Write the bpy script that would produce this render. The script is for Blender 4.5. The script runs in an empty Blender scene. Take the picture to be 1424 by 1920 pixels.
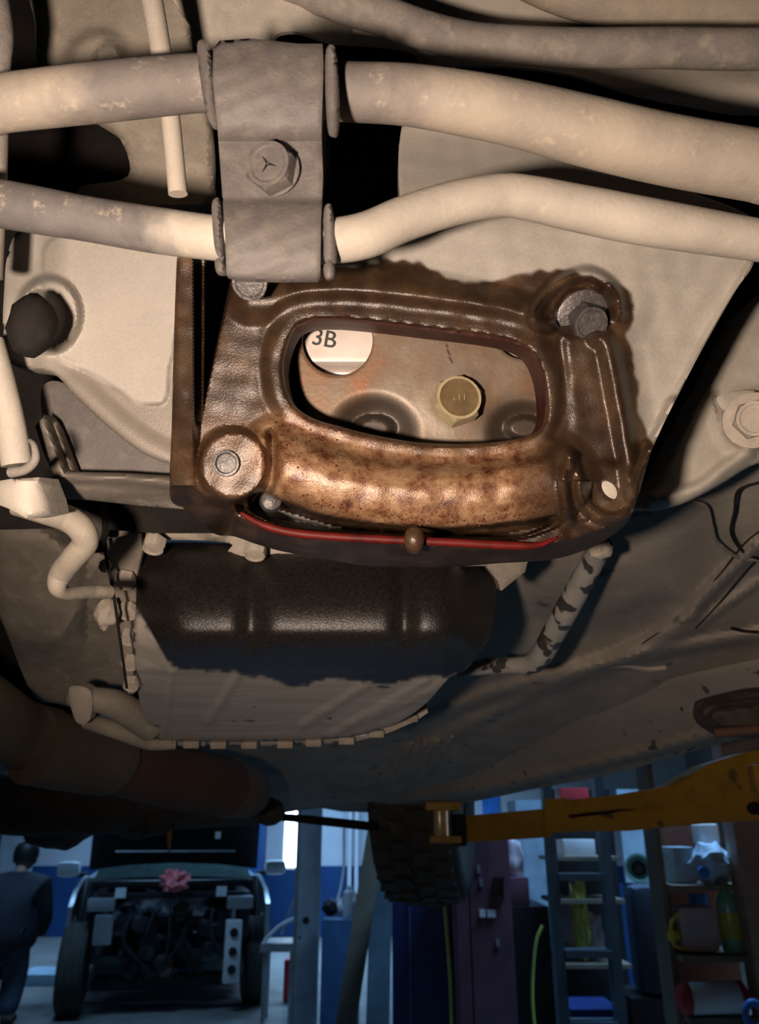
import bpy, math, random
import numpy as np
from mathutils import Vector, Matrix, geometry, noise
random.seed(7); rng = np.random.default_rng(7)
SC = bpy.context.scene; COL = SC.collection

# ------------------------------------------------------------------ camera, light, exposure
FPX = 1478.0; CX, CY = 712.0, 960.0; PITCH = math.radians(22.1); CAMZ = 1.35
C0 = Vector((0, 0, CAMZ)); RV = Vector((1, 0, 0))
FV = Vector((0, math.cos(PITCH), math.sin(PITCH))); UV = Vector((0, -math.sin(PITCH), math.cos(PITCH)))
cd = bpy.data.cameras.new('camera'); cam = bpy.data.objects.new('camera', cd); COL.objects.link(cam)
cam.location = C0; cam.rotation_euler = (math.pi/2 + PITCH, 0, 0)
cd.sensor_fit = 'VERTICAL'; cd.sensor_height = 36; cd.lens = FPX/1920*36; cd.clip_start = 0.02; cd.clip_end = 60
cd.dof.use_dof = True; cd.dof.focus_distance = 0.58; cd.dof.aperture_fstop = 11
SC.camera = cam
SC.view_settings.view_transform = 'Standard'; SC.view_settings.look = 'None'
SC.view_settings.exposure = 0.0; SC.view_settings.gamma = 1
try: SC.view_settings.use_curve_mapping = False
except Exception: pass
w = bpy.data.worlds.new('world'); SC.world = w; w.use_nodes = True
w.node_tree.nodes['Background'].inputs[0].default_value = (0.20, 0.42, 1, 1)
w.node_tree.nodes['Background'].inputs[1].default_value = 0.006

def lamp(name, kind, loc, energy, color, **kw):
    l = bpy.data.lights.new(name, kind); l.energy = energy; l.color = color
    for k, v in kw.items(): setattr(l, k, v)
    o = bpy.data.objects.new(name, l); COL.objects.link(o); o.location = loc; return o
def aim(o, tgt):
    o.rotation_euler = (Vector(tgt) - o.location).to_track_quat('-Z', 'Y').to_euler()
# the mechanic's hand lamp, held left of and below the phone
WARM = (1.0, 0.79, 0.645)
hl = lamp('hand_lamp', 'SPOT', C0 + RV*-0.135 + UV*-0.03 + FV*0.0, 25.0, WARM, shadow_soft_size=0.018, spot_size=math.radians(118), spot_blend=0.8)
aim(hl, C0 + RV*0.02 + UV*0.24 + FV*0.6)
# daylight-coloured garage lighting
BLUE = (0.30, 0.58, 1.0)
g1 = lamp('unseen_garage_light', 'AREA', (-1.2, 10.2, 3.9), 230, BLUE, shape='RECTANGLE', size=5.0, size_y=0.5, spread=math.radians(120))
g2 = lamp('unseen_garage_light', 'AREA', (2.0, 4.2, 3.8), 75, BLUE, shape='RECTANGLE', size=1.6, size_y=1.2, spread=math.radians(110))

car_fill = lamp('unseen_garage_light', 'AREA', (-2.4, 5.6, 4.0), 34, BLUE, shape='RECTANGLE', size=1.6, size_y=0.4, spread=math.radians(120))  # unseen fill lamp added to brighten the car front and the person

# ------------------------------------------------------------------ projection helpers (pixel -> point at a real distance)
def P(x, y, d): return C0 + RV*((x-CX)/FPX*d) + UV*((CY-y)/FPX*d) + FV*d
def ray(x, y): return RV*((x-CX)/FPX) + UV*((CY-y)/FPX) + FV
def QY(x, y, Y): r = ray(x, y); return C0 + r*(Y/r.y)          # on a vertical plane Y
def QZ(x, y, Z): r = ray(x, y); return C0 + r*((Z-CAMZ)/r.z)    # on a horizontal plane Z
def PN(x, y, d):
    x = np.asarray(x, float); y = np.asarray(y, float); d = np.asarray(d, float)
    a = (x-CX)/FPX*d; b = (CY-y)/FPX*d
    return np.stack([a, b*UV.y + d*FV.y, CAMZ + b*UV.z + d*FV.z], -1)
def plane3(a, b, c):
    A = np.array([[1, p[0], p[1]] for p in (a, b, c)], float); k = np.linalg.solve(A, 1/np.array([a[2], b[2], c[2]]))
    return lambda x, y: 1/(k[0] + k[1]*x + k[2]*y)
def interp_y(ys, ds): return lambda x, y: np.interp(y, ys, ds)

def S(r, g, b):
    f = lambda c: (c/255/12.92) if c/255 <= 0.04045 else ((c/255+0.055)/1.055)**2.4
    return (f(r), f(g), f(b), 1)

# ------------------------------------------------------------------ sdf helpers
def segd(x, y, a, b):
    ax, ay = a; bx, by = b; dx, dy = bx-ax, by-ay; L = dx*dx+dy*dy+1e-9
    t = np.clip(((x-ax)*dx + (y-ay)*dy)/L, 0, 1)
    return np.hypot(x-ax-t*dx, y-ay-t*dy), t
def pline(x, y, pts, smooth=True):
    if smooth and len(pts) > 2: pts = spline2(pts, 4)
    best = np.full(np.shape(x), 1e9); n = len(pts)-1; tt = np.zeros(np.shape(x))
    for i in range(n):
        d, t = segd(x, y, pts[i], pts[i+1]); m = d < best
        best = np.where(m, d, best); tt = np.where(m, (i+t)/n, tt)
    return best, tt
def inside(x, y, poly):
    r = np.zeros(np.shape(x), bool); n = len(poly)
    for i in range(n):
        x1, y1 = poly[i]; x2, y2 = poly[(i+1) % n]
        if y1 == y2: continue
        r ^= ((y1 > y) != (y2 > y)) & (x < (x2-x1)*(y-y1)/(y2-y1)+x1)
    return r
def sdf(x, y, poly):
    best = np.full(np.shape(x), 1e9); n = len(poly)
    for i in range(n): best = np.minimum(best, segd(x, y, poly[i], poly[(i+1) % n])[0])
    return np.where(inside(x, y, poly), best, -best)      # positive inside
def ss(a, b, v): t = np.clip((v-a)/(b-a), 0, 1); return t*t*(3-2*t)
def bump(d, w): return np.where(d < w, np.cos(np.clip(d/w, 0, 1)*math.pi/2)**1.5, 0)
def dome(d, w): return np.sqrt(np.clip(1-(d/w)**2, 0, 1))
def spline2(pts, k=6, closed=False):
    pts = [tuple(map(float, p)) for p in pts]; n = len(pts); out = []
    rngi = range(n if closed else n-1)
    for i in rngi:
        if closed: p0, p1, p2, p3 = pts[(i-1) % n], pts[i], pts[(i+1) % n], pts[(i+2) % n]
        else: p0, p1, p2, p3 = pts[max(i-1, 0)], pts[i], pts[i+1], pts[min(i+2, n-1)]
        for j in range(k):
            t = j/k
            out.append(tuple(0.5*((2*b) + (c-a)*t + (2*a-5*b+4*c-e)*t*t + (3*b-a-3*c+e)*t**3) for a, b, c, e in zip(p0, p1, p2, p3)))
    if not closed: out.append(pts[-1])
    return out
def resample(poly, step):
    out = []; n = len(poly)
    for i in range(n):
        a, b = poly[i], poly[(i+1) % n]; L = math.hypot(b[0]-a[0], b[1]-a[1]); k = max(1, int(round(L/step)))
        for j in range(k): out.append((a[0]+(b[0]-a[0])*j/k, a[1]+(b[1]-a[1])*j/k))
    return out
def fnoise(x, y, s, seed=0):
    x = np.asarray(x, float); y = np.asarray(y, float); o = np.zeros(x.shape)
    r = np.random.default_rng(seed)
    for k in range(10):
        a = r.uniform(0, 2*math.pi); q = s*(0.6+1.3*r.random()); ph = r.uniform(0, 6.28)
        o += np.sin((x*math.cos(a)+y*math.sin(a))/q*2*math.pi+ph)
    return o/10**0.5/1.2

# ------------------------------------------------------------------ objects
ORG = {}
def tag(o, label=None, cat=None, group=None, kind=None):
    if label: o['label'] = label
    if cat: o['category'] = cat
    if group: o['group'] = group
    if kind: o['kind'] = kind
    return o
def thing(name, loc, label, cat, group=None):
    o = bpy.data.objects.new(name, None); COL.objects.link(o); o.location = loc; o.empty_display_size = 0.05
    ORG[o.name] = Vector(loc); return tag(o, label, cat, group)
def obj(name, V, F, mat, parent=None, smooth=35, attrs=None, vcol=None):
    V = np.asarray([tuple(v) for v in V], float) if not isinstance(V, np.ndarray) else V
    me = bpy.data.meshes.new(name)
    if parent is not None: o0 = ORG[parent.name]
    else: o0 = Vector(V.mean(0))
    me.from_pydata((V-np.array(o0)).tolist(), [], F); me.update()
    if attrs:
        for k, a in attrs.items():
            at = me.attributes.new(k, 'FLOAT', 'POINT'); at.data.foreach_set('value', np.asarray(a, np.float32))
    for m in (mat if isinstance(mat, (list, tuple)) else [mat]): me.materials.append(m)
    o = bpy.data.objects.new(name, me); COL.objects.link(o)
    if parent is not None: o.parent = parent
    else: o.location = o0
    ORG[o.name] = Vector(o0)
    if smooth:
        me.polygons.foreach_set('use_smooth', [True]*len(me.polygons))
        try: me.set_sharp_from_angle(angle=math.radians(smooth))
        except Exception: pass
    return o
def fixn(V, F):                                   # consistent outward normals through bmesh
    import bmesh
    bm = bmesh.new(); vs = [bm.verts.new(tuple(v)) for v in V]
    for f in F:
        try: bm.faces.new([vs[i] for i in f])
        except ValueError: pass
    bmesh.ops.recalc_face_normals(bm, faces=bm.faces[:])
    bm.verts.index_update(); F2 = [[v.index for v in f.verts] for f in bm.faces]; bm.free()
    return F2

def sheet(name, outline, D, mat, parent=None, holes=(), hole_slot=0, T=0.01, step=8, rnd=3, ext=None, attrs=None, smooth=40, curve=True, jitter=0, back=True):
    """a cast or pressed piece: outline at real distances D(x, y), rounded rim, side walls of thickness T and a back"""
    loops = []
    for L in [outline]+list(holes):
        L = spline2(L, 5, True) if curve else L
        loops.append(resample(L, step))
    O = loops[0]; xs = [p[0] for p in O]; ys = [p[1] for p in O]
    gx = np.arange(min(xs), max(xs), step); gy = np.arange(min(ys), max(ys), step*0.87)
    X, Y = np.meshgrid(gx, gy); X = X + (np.arange(len(gy)) % 2)[:, None]*step/2
    X = X.ravel(); Y = Y.ravel()
    s = sdf(X, Y, O)
    for h in loops[1:]: s = np.minimum(s, -sdf(X, Y, h))
    m = s > step*0.55; X, Y = X[m], Y[m]
    pts = []; edges = []
    for L in loops:
        b = len(pts); pts += L; n = len(L); edges += [(b+i, b+(i+1) % n) for i in range(n)]
    nb = len(pts); pts += list(zip(X, Y))
    def cdt(pp, ee):
        v, e, f, ov, oe, of = geometry.delaunay_2d_cdt([Vector(p) for p in pp], ee, [], 0, 1e-4)
        vx = np.array([q.x for q in v]); vy = np.array([q.y for q in v]); fa = np.array([list(t) for t in f if len(t) == 3])
        cx = vx[fa].mean(1); cy = vy[fa].mean(1); ok = inside(cx, cy, O)
        for h in loops[1:]: ok &= ~inside(cx, cy, h)
        return vx, vy, fa[ok], ov
    vx, vy, fa, ov = cdt(pts, edges)
    s = sdf(vx, vy, O)
    for h in loops[1:]: s = np.minimum(s, -sdf(vx, vy, h))
    s = np.maximum(s, 0)
    d = D(vx, vy)
    if rnd: q = np.clip(s/rnd, 0, 1); d = d + rnd/FPX*d*(1-np.sqrt(np.clip(1-(1-q)**2, 0, 1)))
    Vf = PN(vx, vy, d)
    if ext is None: ext = FV
    E = np.array(ext)*T; lut = {}
    for i, o_ in enumerate(ov):
        for k in o_: lut[k] = i
    # front must face the camera
    F = []
    a = Vf[fa[:, 1]]-Vf[fa[:, 0]]; b = Vf[fa[:, 2]]-Vf[fa[:, 0]]; nn = np.cross(a, b); cc = Vf[fa[:, 0]]-np.array(C0)
    flip = (nn*cc).sum(1) > 0
    fa = np.where(flip[:, None], fa[:, ::-1], fa); F += fa.tolist()
    nfv = len(Vf); Vs = [Vf, Vf+E]; bi = 0; hole_faces = []
    for L in loops:
        n = len(L); idx = [lut[bi+i] for i in range(n)]
        area = sum(L[i][0]*L[(i+1) % n][1]-L[(i+1) % n][0]*L[i][1] for i in range(n))
        isO = L is loops[0]
        for i in range(n):
            j = (i+1) % n; q = [idx[i], idx[j], nfv+idx[j], nfv+idx[i]]
            if (area > 0) != isO: q = q[::-1]
            F.append(q)
            if not isO: hole_faces.append(len(F)-1)
        bi += n
    F += (fa[:, ::-1]+nfv).tolist()
    VV = np.vstack(Vs); at = None
    if attrs:
        at = {}
        for k, fn in attrs.items(): q = fn(vx, vy); at[k] = np.concatenate([q, q])
    o_ = obj(name, VV, F, mat, parent, smooth, at)
    if hole_slot:
        for i in hole_faces: o_.data.polygons[i].material_index = hole_slot
    return o_

def sweep(name, pts, rad, mat, parent=None, ns=18, k=6, cap=True, smooth=40, tone=None):
    """a tube through 3-D points; rad is a number or one per point"""
    if not hasattr(rad, '__len__'): rad = [rad]*len(pts)
    q = [(p[0], p[1], p[2], r, tn) for p, r, tn in zip(pts, rad, tone or [0]*len(pts))]
    n = len(q)
    if n > 2: q = spline2(q, k)
    pts = [Vector(a[:3]) for a in q]; rad = [a[3] for a in q]; tn_ = [a[4] for a in q]; n = len(pts)
    tg = [(pts[min(i+1, n-1)]-pts[max(i-1, 0)]).normalized() for i in range(n)]
    up = Vector((0, 0, 1)) if abs(tg[0].z) < 0.9 else Vector((1, 0, 0))
    N = (up - tg[0]*up.dot(tg[0])).normalized(); V = []; F = []
    for i in range(n):
        N = (N - tg[i]*N.dot(tg[i])).normalized(); B = tg[i].cross(N)
        for j in range(ns):
            a = 2*math.pi*j/ns; V.append(pts[i] + (N*math.cos(a)+B*math.sin(a))*rad[i])
    for i in range(n-1):
        for j in range(ns):
            F.append([i*ns+j, (i+1)*ns+j, (i+1)*ns+(j+1) % ns, i*ns+(j+1) % ns][::-1])
    if cap: F.append(list(range(ns))[::-1]); F.append([(n-1)*ns+j for j in range(ns)])
    return obj(name, V, fixn(V, F), mat, parent, smooth, {'tone': np.repeat(np.clip(tn_, 0, 1), ns)} if tone else None)
def tubep(name, pp, mat, parent=None, **k):      # pp = (x, y, distance, radius in px)
    return sweep(name, [P(a[0], a[1], a[2]) for a in pp], [a[3]/FPX*a[2] for a in pp], mat, parent, tone=[a[4] for a in pp] if len(pp[0]) > 4 else None, **k)

def frame_of(axis, hint=Vector((0.13, 0.2, 1))):
    a = Vector(axis).normalized(); x = (hint - a*hint.dot(a)).normalized(); return x, a.cross(x), a
def lathe(name, c, axis, prof, mat, parent=None, ns=24, smooth=40, rot=0.0, sx=1.0, hint=Vector((0.13, 0.2, 1))):
    """prof = [(radius, height along axis)], closed at both ends"""
    x, y, a = frame_of(axis, hint); V = []; F = []; n = len(prof)
    for r, h in prof:
        for j in range(ns):
            t = 2*math.pi*j/ns+rot; V.append(Vector(c) + (x*math.cos(t)*sx+y*math.sin(t))*r + a*h)
    for i in range(n-1):
        for j in range(ns): F.append([i*ns+j, i*ns+(j+1) % ns, (i+1)*ns+(j+1) % ns, (i+1)*ns+j])
    F.append(list(range(ns))); F.append([(n-1)*ns+j for j in range(ns)])
    return obj(name, V, fixn(V, F), mat, parent, smooth)
def bolt(c, axis, r, h, mat, parent, washer=0, wm=None, rot=0.3, name='bolt'):
    """hexagonal head with a chamfered top and, if asked, a washer under it"""
    x, y, a = frame_of(axis); V = []; F = []; ns = 24
    def hexr(t): t = (t+math.pi/6) % (math.pi/3) - math.pi/6; return math.cos(math.pi/6)/math.cos(t)
    levels = [(r*0.9, 0, 1), (r, 0.0, 1), (r, h*0.8, 1), (r*0.87, h, 0), (r*0.72, h, 0), (r*0.66, h*0.93, 0)]
    for rr, hh, hx in levels:
        for j in range(ns):
            t = 2*math.pi*j/ns; q = rr*(hexr(t) if hx else 1); V.append(Vector(c)+(x*math.cos(t+rot)+y*math.sin(t+rot))*q+a*hh)
    for i in range(len(levels)-1):
        for j in range(ns): F.append([i*ns+j, i*ns+(j+1) % ns, (i+1)*ns+(j+1) % ns, (i+1)*ns+j])
    F.append(list(range(ns))); F.append([(len(levels)-1)*ns+j for j in range(ns)])
    o = obj(name, V, fixn(V, F), mat, parent, 25)
    if washer: lathe('washer', Vector(c)-a*0.0015, a, [(washer*0.9, 0), (washer, 0), (washer, 0.0022), (washer*0.94, 0.003)], wm or mat, parent)
    return o
def boxm(name, c, size, mat, parent=None, rz=0, rx=0, ry=0, bev=0.0, taper=1.0):
    from mathutils import Euler
    M = Euler((rx, ry, rz)).to_matrix(); sx, sy, sz = [s/2 for s in size]; b = min(bev, sx*0.9, sy*0.9, sz*0.9)
    if b <= 0:
        V = [Vector((i*sx*(taper if k > 0 else 1), j*sy*(taper if k > 0 else 1), k*sz)) for i in (-1, 1) for j in (-1, 1) for k in (-1, 1)]
        F = [[0,1,3,2],[4,6,7,5],[0,4,5,1],[2,3,7,6],[0,2,6,4],[1,5,7,3]]
    else:
        import bmesh
        bm = bmesh.new(); bmesh.ops.create_cube(bm, size=1)
        for v in bm.verts: v.co = Vector((v.co.x*2*sx, v.co.y*2*sy, v.co.z*2*sz))
        bmesh.ops.bevel(bm, geom=bm.edges[:], offset=b, segments=2, profile=0.6, affect='EDGES')
        V = [v.co.copy() for v in bm.verts]; bm.verts.index_update(); F = [[v.index for v in f.verts] for f in bm.faces]; bm.free()
    V = [M @ v + Vector(c) for v in V]
    return obj(name, V, fixn(V, F), mat, parent, 40)
def blob(name, c, r, mat, parent=None, amp=0.25, freq=8, sc=(1, 1, 1), seed=0, sub=3):
    import bmesh
    bm = bmesh.new(); bmesh.ops.create_icosphere(bm, subdivisions=sub, radius=1)
    V = []
    for v in bm.verts:
        n = noise.noise(v.co*freq*0.3+Vector((seed*3.1, 0, 0)))+0.5*noise.noise(v.co*freq*0.8+Vector((0, seed*1.7, 0)))
        q = v.co*(1+amp*n); V.append(Vector(c)+Vector((q.x*sc[0], q.y*sc[1], q.z*sc[2]))*r)
    bm.verts.index_update(); F = [[v.index for v in f.verts] for f in bm.faces]; bm.free()
    return obj(name, V, F, mat, parent, 60)
def quadbox(name, pts4, T, mat, parent=None, bev=0):   # a board given by four 3-D corners and a thickness vector
    T = Vector(T); V = [Vector(p) for p in pts4]+[Vector(p)+T for p in pts4]
    F = [[0,1,2,3],[7,6,5,4],[0,4,5,1],[1,5,6,2],[2,6,7,3],[3,7,4,0]]
    return obj(name, V, fixn(V, F), mat, parent, 30)

# ------------------------------------------------------------------ materials
def newmat(name):
    m = bpy.data.materials.new(name); m.use_nodes = True; nt = m.node_tree; b = nt.nodes['Principled BSDF']; return m, nt, b
def nz(nt, scale, detail=6, rough=0.6, w=None, off=0, stretch=None):
    tc = nt.nodes.new('ShaderNodeTexCoord'); n = nt.nodes.new('ShaderNodeTexNoise')
    mp = nt.nodes.new('ShaderNodeMapping'); mp.inputs['Location'].default_value = (off, off*0.7, off*0.3)
    if stretch: mp.inputs['Scale'].default_value = stretch
    nt.links.new(tc.outputs['Object'], mp.inputs[0]); nt.links.new(mp.outputs[0], n.inputs['Vector'])
    n.inputs['Scale'].default_value = scale; n.inputs['Detail'].default_value = detail; n.inputs['Roughness'].default_value = rough
    return n.outputs['Fac']
def ramp(nt, src, stops):
    r = nt.nodes.new('ShaderNodeValToRGB'); nt.links.new(src, r.inputs[0]); e = r.color_ramp.elements
    e[0].position, e[0].color = stops[0]; e[1].position, e[1].color = stops[-1]
    for p, c in stops[1:-1]: k = e.new(p); k.color = c
    return r.outputs[0]
def g(v): return (v, v, v, 1)
def mix(nt, f, a, b, mode='MIX'):
    m = nt.nodes.new('ShaderNodeMix'); m.data_type = 'RGBA'; m.blend_type = mode
    if isinstance(f, float): m.inputs[0].default_value = f
    else: nt.links.new(f, m.inputs[0])
    for i, v in ((6, a), (7, b)):
        if isinstance(v, tuple): m.inputs[i].default_value = v
        else: nt.links.new(v, m.inputs[i])
    return m.outputs[2]
def bumpn(nt, b, src, dist, strength=1.0, prev=None):
    n = nt.nodes.new('ShaderNodeBump'); n.inputs['Strength'].default_value = strength; n.inputs['Distance'].default_value = dist
    nt.links.new(src, n.inputs['Height'])
    if prev: nt.links.new(prev, n.inputs['Normal'])
    nt.links.new(n.outputs[0], b.inputs['Normal']); return n.outputs[0]
def attr(nt, k):
    a = nt.nodes.new('ShaderNodeAttribute'); a.attribute_name = k; return a.outputs['Fac']

def dusty(name, c1, c2, c3=None, scale=30, rough=0.75, metal=0.0, bd=0.0008, fine=500, spots=0.0, spotc=None, spec=0.4):
    m, nt, b = newmat(name)
    big = nz(nt, scale); fin = nz(nt, fine, 3, 0.6, off=5)
    col = ramp(nt, big, [(0.32, c1), (0.66, c2)])
    if c3: col = mix(nt, ramp(nt, nz(nt, scale*3.1, 5, 0.6, off=9), [(0.52, g(0)), (0.72, g(0.75))]), col, c3)
    col = mix(nt, ramp(nt, fin, [(0.3, g(0)), (0.75, g(0.22))]), col, (c2[0]*1.5, c2[1]*1.45, c2[2]*1.4, 1))
    if spots: col = mix(nt, ramp(nt, nz(nt, spots, 2, 0.5, off=21), [(0.66, g(0)), (0.70, g(0.85))]), col, spotc or (0.02, 0.018, 0.015, 1))
    nt.links.new(col, b.inputs['Base Color'])
    b.inputs['Roughness'].default_value = rough; b.inputs['Metallic'].default_value = metal
    b.inputs['Specular IOR Level'].default_value = spec
    p = bumpn(nt, b, fin, bd*0.4); bumpn(nt, b, nz(nt, scale*4, 4, off=3), bd, 0.6, p)
    return m
def plain(name, c, rough=0.5, metal=0.0, spec=0.5, var=0.25, scale=6, emit=0):
    m, nt, b = newmat(name); n = nz(nt, scale, 5)
    col = ramp(nt, n, [(0.3, (c[0]*(1-var), c[1]*(1-var), c[2]*(1-var), 1)), (0.7, (min(1, c[0]*(1+var)), min(1, c[1]*(1+var)), min(1, c[2]*(1+var)), 1))])
    nt.links.new(col, b.inputs['Base Color']); b.inputs['Roughness'].default_value = rough; b.inputs['Metallic'].default_value = metal
    b.inputs['Specular IOR Level'].default_value = spec
    if emit: nt.links.new(col, b.inputs['Emission Color']); b.inputs['Emission Strength'].default_value = emit
    return m

M = {}
M['hose_grey'] = dusty('dusty_grey_tube', (0.13, 0.12, 0.115, 1), (0.26, 0.23, 0.20, 1), (0.34, 0.30, 0.24, 1), 22, 0.7)
M['hose_pale'] = dusty('pale_dust_tube', (0.36, 0.325, 0.27, 1), (0.48, 0.43, 0.36, 1), None, 16, 0.62, bd=0.0004)
M['hose_tan'] = dusty('tan_dust_tube', (0.25, 0.22, 0.19, 1), (0.40, 0.34, 0.26, 1), (0.27, 0.25, 0.225, 1), 20, 0.72)
M['clamp'] = dusty('dull_clamp_steel', (0.085, 0.076, 0.073, 1), (0.125, 0.112, 0.104, 1), (0.17, 0.15, 0.12, 1), 24, 0.6, 0.0, spots=0)
M['panel'] = dusty('dusty_aluminium', (0.35, 0.32, 0.27, 1), (0.47, 0.43, 0.365, 1), (0.55, 0.50, 0.42, 1), 14, 0.7, 0.05, bd=0.0005)
M['panel_dark'] = dusty('grimy_aluminium', (0.13, 0.115, 0.095, 1), (0.22, 0.195, 0.16, 1), (0.30, 0.26, 0.2, 1), 25, 0.7, 0.05)
M['panel_mid'] = dusty('mid_grimy_aluminium', (0.21, 0.185, 0.15, 1), (0.34, 0.30, 0.245, 1), (0.42, 0.37, 0.29, 1), 16, 0.7, 0.05)
M['grime'] = dusty('dark_grime', (0.03, 0.026, 0.022, 1), (0.07, 0.06, 0.05, 1), None, 30, 0.8)
M['black'] = dusty('black_and_shade', (0.008, 0.007, 0.006, 1), (0.02, 0.017, 0.015, 1), None, 20, 0.8, spec=0.15)  # for black parts and for the sheets that stand in for shade
M['under'] = dusty('dusty_underbody', (0.22, 0.20, 0.17, 1), (0.32, 0.285, 0.24, 1), (0.38, 0.33, 0.27, 1), 7, 0.75, bd=0.002, spots=16, spotc=(0.10, 0.09, 0.08, 1))
M['sill'] = dusty('gravelled_sill', (0.20, 0.185, 0.16, 1), (0.30, 0.27, 0.225, 1), None, 5, 0.75, bd=0.001, spots=34, spotc=(0.03, 0.027, 0.025, 1))
M['block'] = dusty('cast_block', (0.30, 0.26, 0.215, 1), (0.44, 0.385, 0.32, 1), (0.5, 0.44, 0.36, 1), 18, 0.75)
M['rust'] = dusty('rusty_exhaust', (0.07, 0.035, 0.022, 1), (0.10, 0.055, 0.035, 1), None, 9, 0.8)
M['exhaust'] = dusty('dusty_exhaust', (0.075, 0.06, 0.042, 1), (0.11, 0.09, 0.065, 1), None, 9, 0.75)
M['bolt_dark'] = dusty('dark_bolt_steel', (0.06, 0.056, 0.055, 1), (0.14, 0.13, 0.125, 1), (0.22, 0.2, 0.18, 1), 80, 0.45, 0.5)
M['bolt_dusty'] = dusty('dusty_bolt', (0.38, 0.33, 0.27, 1), (0.52, 0.46, 0.38, 1), None, 60, 0.7)
M['zinc'] = plain('yellow_zinc', (0.60, 0.50, 0.30), 0.3, 0.35, var=0.15, scale=60)
M['zinc_worn'] = plain('worn_zinc_face', (0.20, 0.14, 0.07), 0.4, 0.3, var=0.3, scale=90)
M['wetwall'] = plain('wet_red_brown_edge', (0.035, 0.006, 0.004), 0.55, 0.0, 0.25, 0.4, 60)
M['red'] = plain('red_oil_film', (0.10, 0.006, 0.004), 0.55, 0.0, 0.3, 0.5, 90)
M['converter'] = plain('machined_steel', (0.66, 0.58, 0.52), 0.38, 0.3, var=0.12, scale=30)
M['ink'] = plain('black_ink', (0.02, 0.02, 0.02), 0.5)
M['yellow'] = dusty('yellow_lift_paint', (0.27, 0.145, 0.014, 1), (0.34, 0.19, 0.02, 1), (0.16, 0.09, 0.012, 1), 6, 0.5, bd=0.0006, spots=14, spotc=(0.08, 0.05, 0.02, 1))
M['rubber'] = dusty('tyre_rubber', (0.035, 0.034, 0.03, 1), (0.06, 0.058, 0.05, 1), (0.09, 0.085, 0.07, 1), 8, 0.85)
M['steel'] = plain('bare_steel', (0.5, 0.5, 0.5), 0.35, 0.7)

# oily casting: attribute oil 0..1 mixes dry dusty aluminium with soaked brown, gold marks the golden copper varnish on the belly
def make_casting():
    m, nt, b = newmat('oil_soaked_casting')
    dry = ramp(nt, nz(nt, 14), [(0.3, (0.34, 0.315, 0.275, 1)), (0.7, (0.44, 0.405, 0.355, 1))])
    dry = mix(nt, ramp(nt, nz(nt, 420, 3, off=4), [(0.35, g(0)), (0.8, g(0.25))]), dry, (0.62, 0.57, 0.48, 1))
    n1 = nz(nt, 26, 7, 0.65, off=2)
    wet = ramp(nt, n1, [(0.30, (0.022, 0.0115, 0.007, 1)), (0.52, (0.048, 0.027, 0.014, 1)), (0.74, (0.105, 0.066, 0.033, 1))])
    gold = ramp(nt, nz(nt, 60, 8, 0.78, off=7), [(0.33, (0.03, 0.010, 0.006, 1)), (0.42, (0.13, 0.05, 0.022, 1)), (0.55, (0.29, 0.165, 0.085, 1)), (0.7, (0.42, 0.28, 0.17, 1))])
    wet = mix(nt, attr(nt, 'gold'), wet, gold)
    col = mix(nt, attr(nt, 'oil'), dry, wet); nt.links.new(col, b.inputs['Base Color'])
    r = nt.nodes.new('ShaderNodeMapRange'); nt.links.new(attr(nt, 'oil'), r.inputs[0]); r.inputs[3].default_value = 0.72; r.inputs[4].default_value = 0.39
    nt.links.new(r.outputs[0], b.inputs['Roughness']); b.inputs['Metallic'].default_value = 0.15
    ml = nt.nodes.new('ShaderNodeMath'); ml.operation = 'MULTIPLY'; ml.inputs[1].default_value = 0.22; nt.links.new(attr(nt, 'oil'), ml.inputs[0])
    nt.links.new(ml.outputs[0], b.inputs['Coat Weight']); b.inputs['Coat Roughness'].default_value = 0.2
    f = nz(nt, 800, 2, 0.5, off=1); drops = nz(nt, 480, 2, 0.5, off=8)
    big = nz(nt, 60, 3, 0.5, off=3); f = nz(nt, 1100, 2, 0.5, off=1)
    p0 = bumpn(nt, b, big, 0.0003, 0.15); p = bumpn(nt, b, f, 0.0004, 0.6, p0); q = bumpn(nt, b, drops, 0.0007, 0.6, p); nt.links.new(p, b.inputs['Normal'])
    nt.links.new(q, b.inputs['Coat Normal'])
    return m
M['casting'] = make_casting()
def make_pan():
    m, nt, b = newmat('enamel_pan_with_shade')
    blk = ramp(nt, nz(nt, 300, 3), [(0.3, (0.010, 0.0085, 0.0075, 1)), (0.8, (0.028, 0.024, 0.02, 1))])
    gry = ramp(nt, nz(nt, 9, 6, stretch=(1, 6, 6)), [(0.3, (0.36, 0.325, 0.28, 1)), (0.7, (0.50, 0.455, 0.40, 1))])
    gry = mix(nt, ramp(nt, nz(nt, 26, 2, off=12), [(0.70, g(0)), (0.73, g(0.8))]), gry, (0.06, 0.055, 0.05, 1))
    nt.links.new(mix(nt, attr(nt, 'enamel_shade'), gry, blk), b.inputs['Base Color'])
    r = nt.nodes.new('ShaderNodeMapRange'); nt.links.new(attr(nt, 'enamel_shade'), r.inputs[0]); r.inputs[3].default_value = 0.75; r.inputs[4].default_value = 0.34
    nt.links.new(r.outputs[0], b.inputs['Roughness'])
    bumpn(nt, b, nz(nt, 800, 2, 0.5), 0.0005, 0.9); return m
M['pan'] = make_pan()
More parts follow.
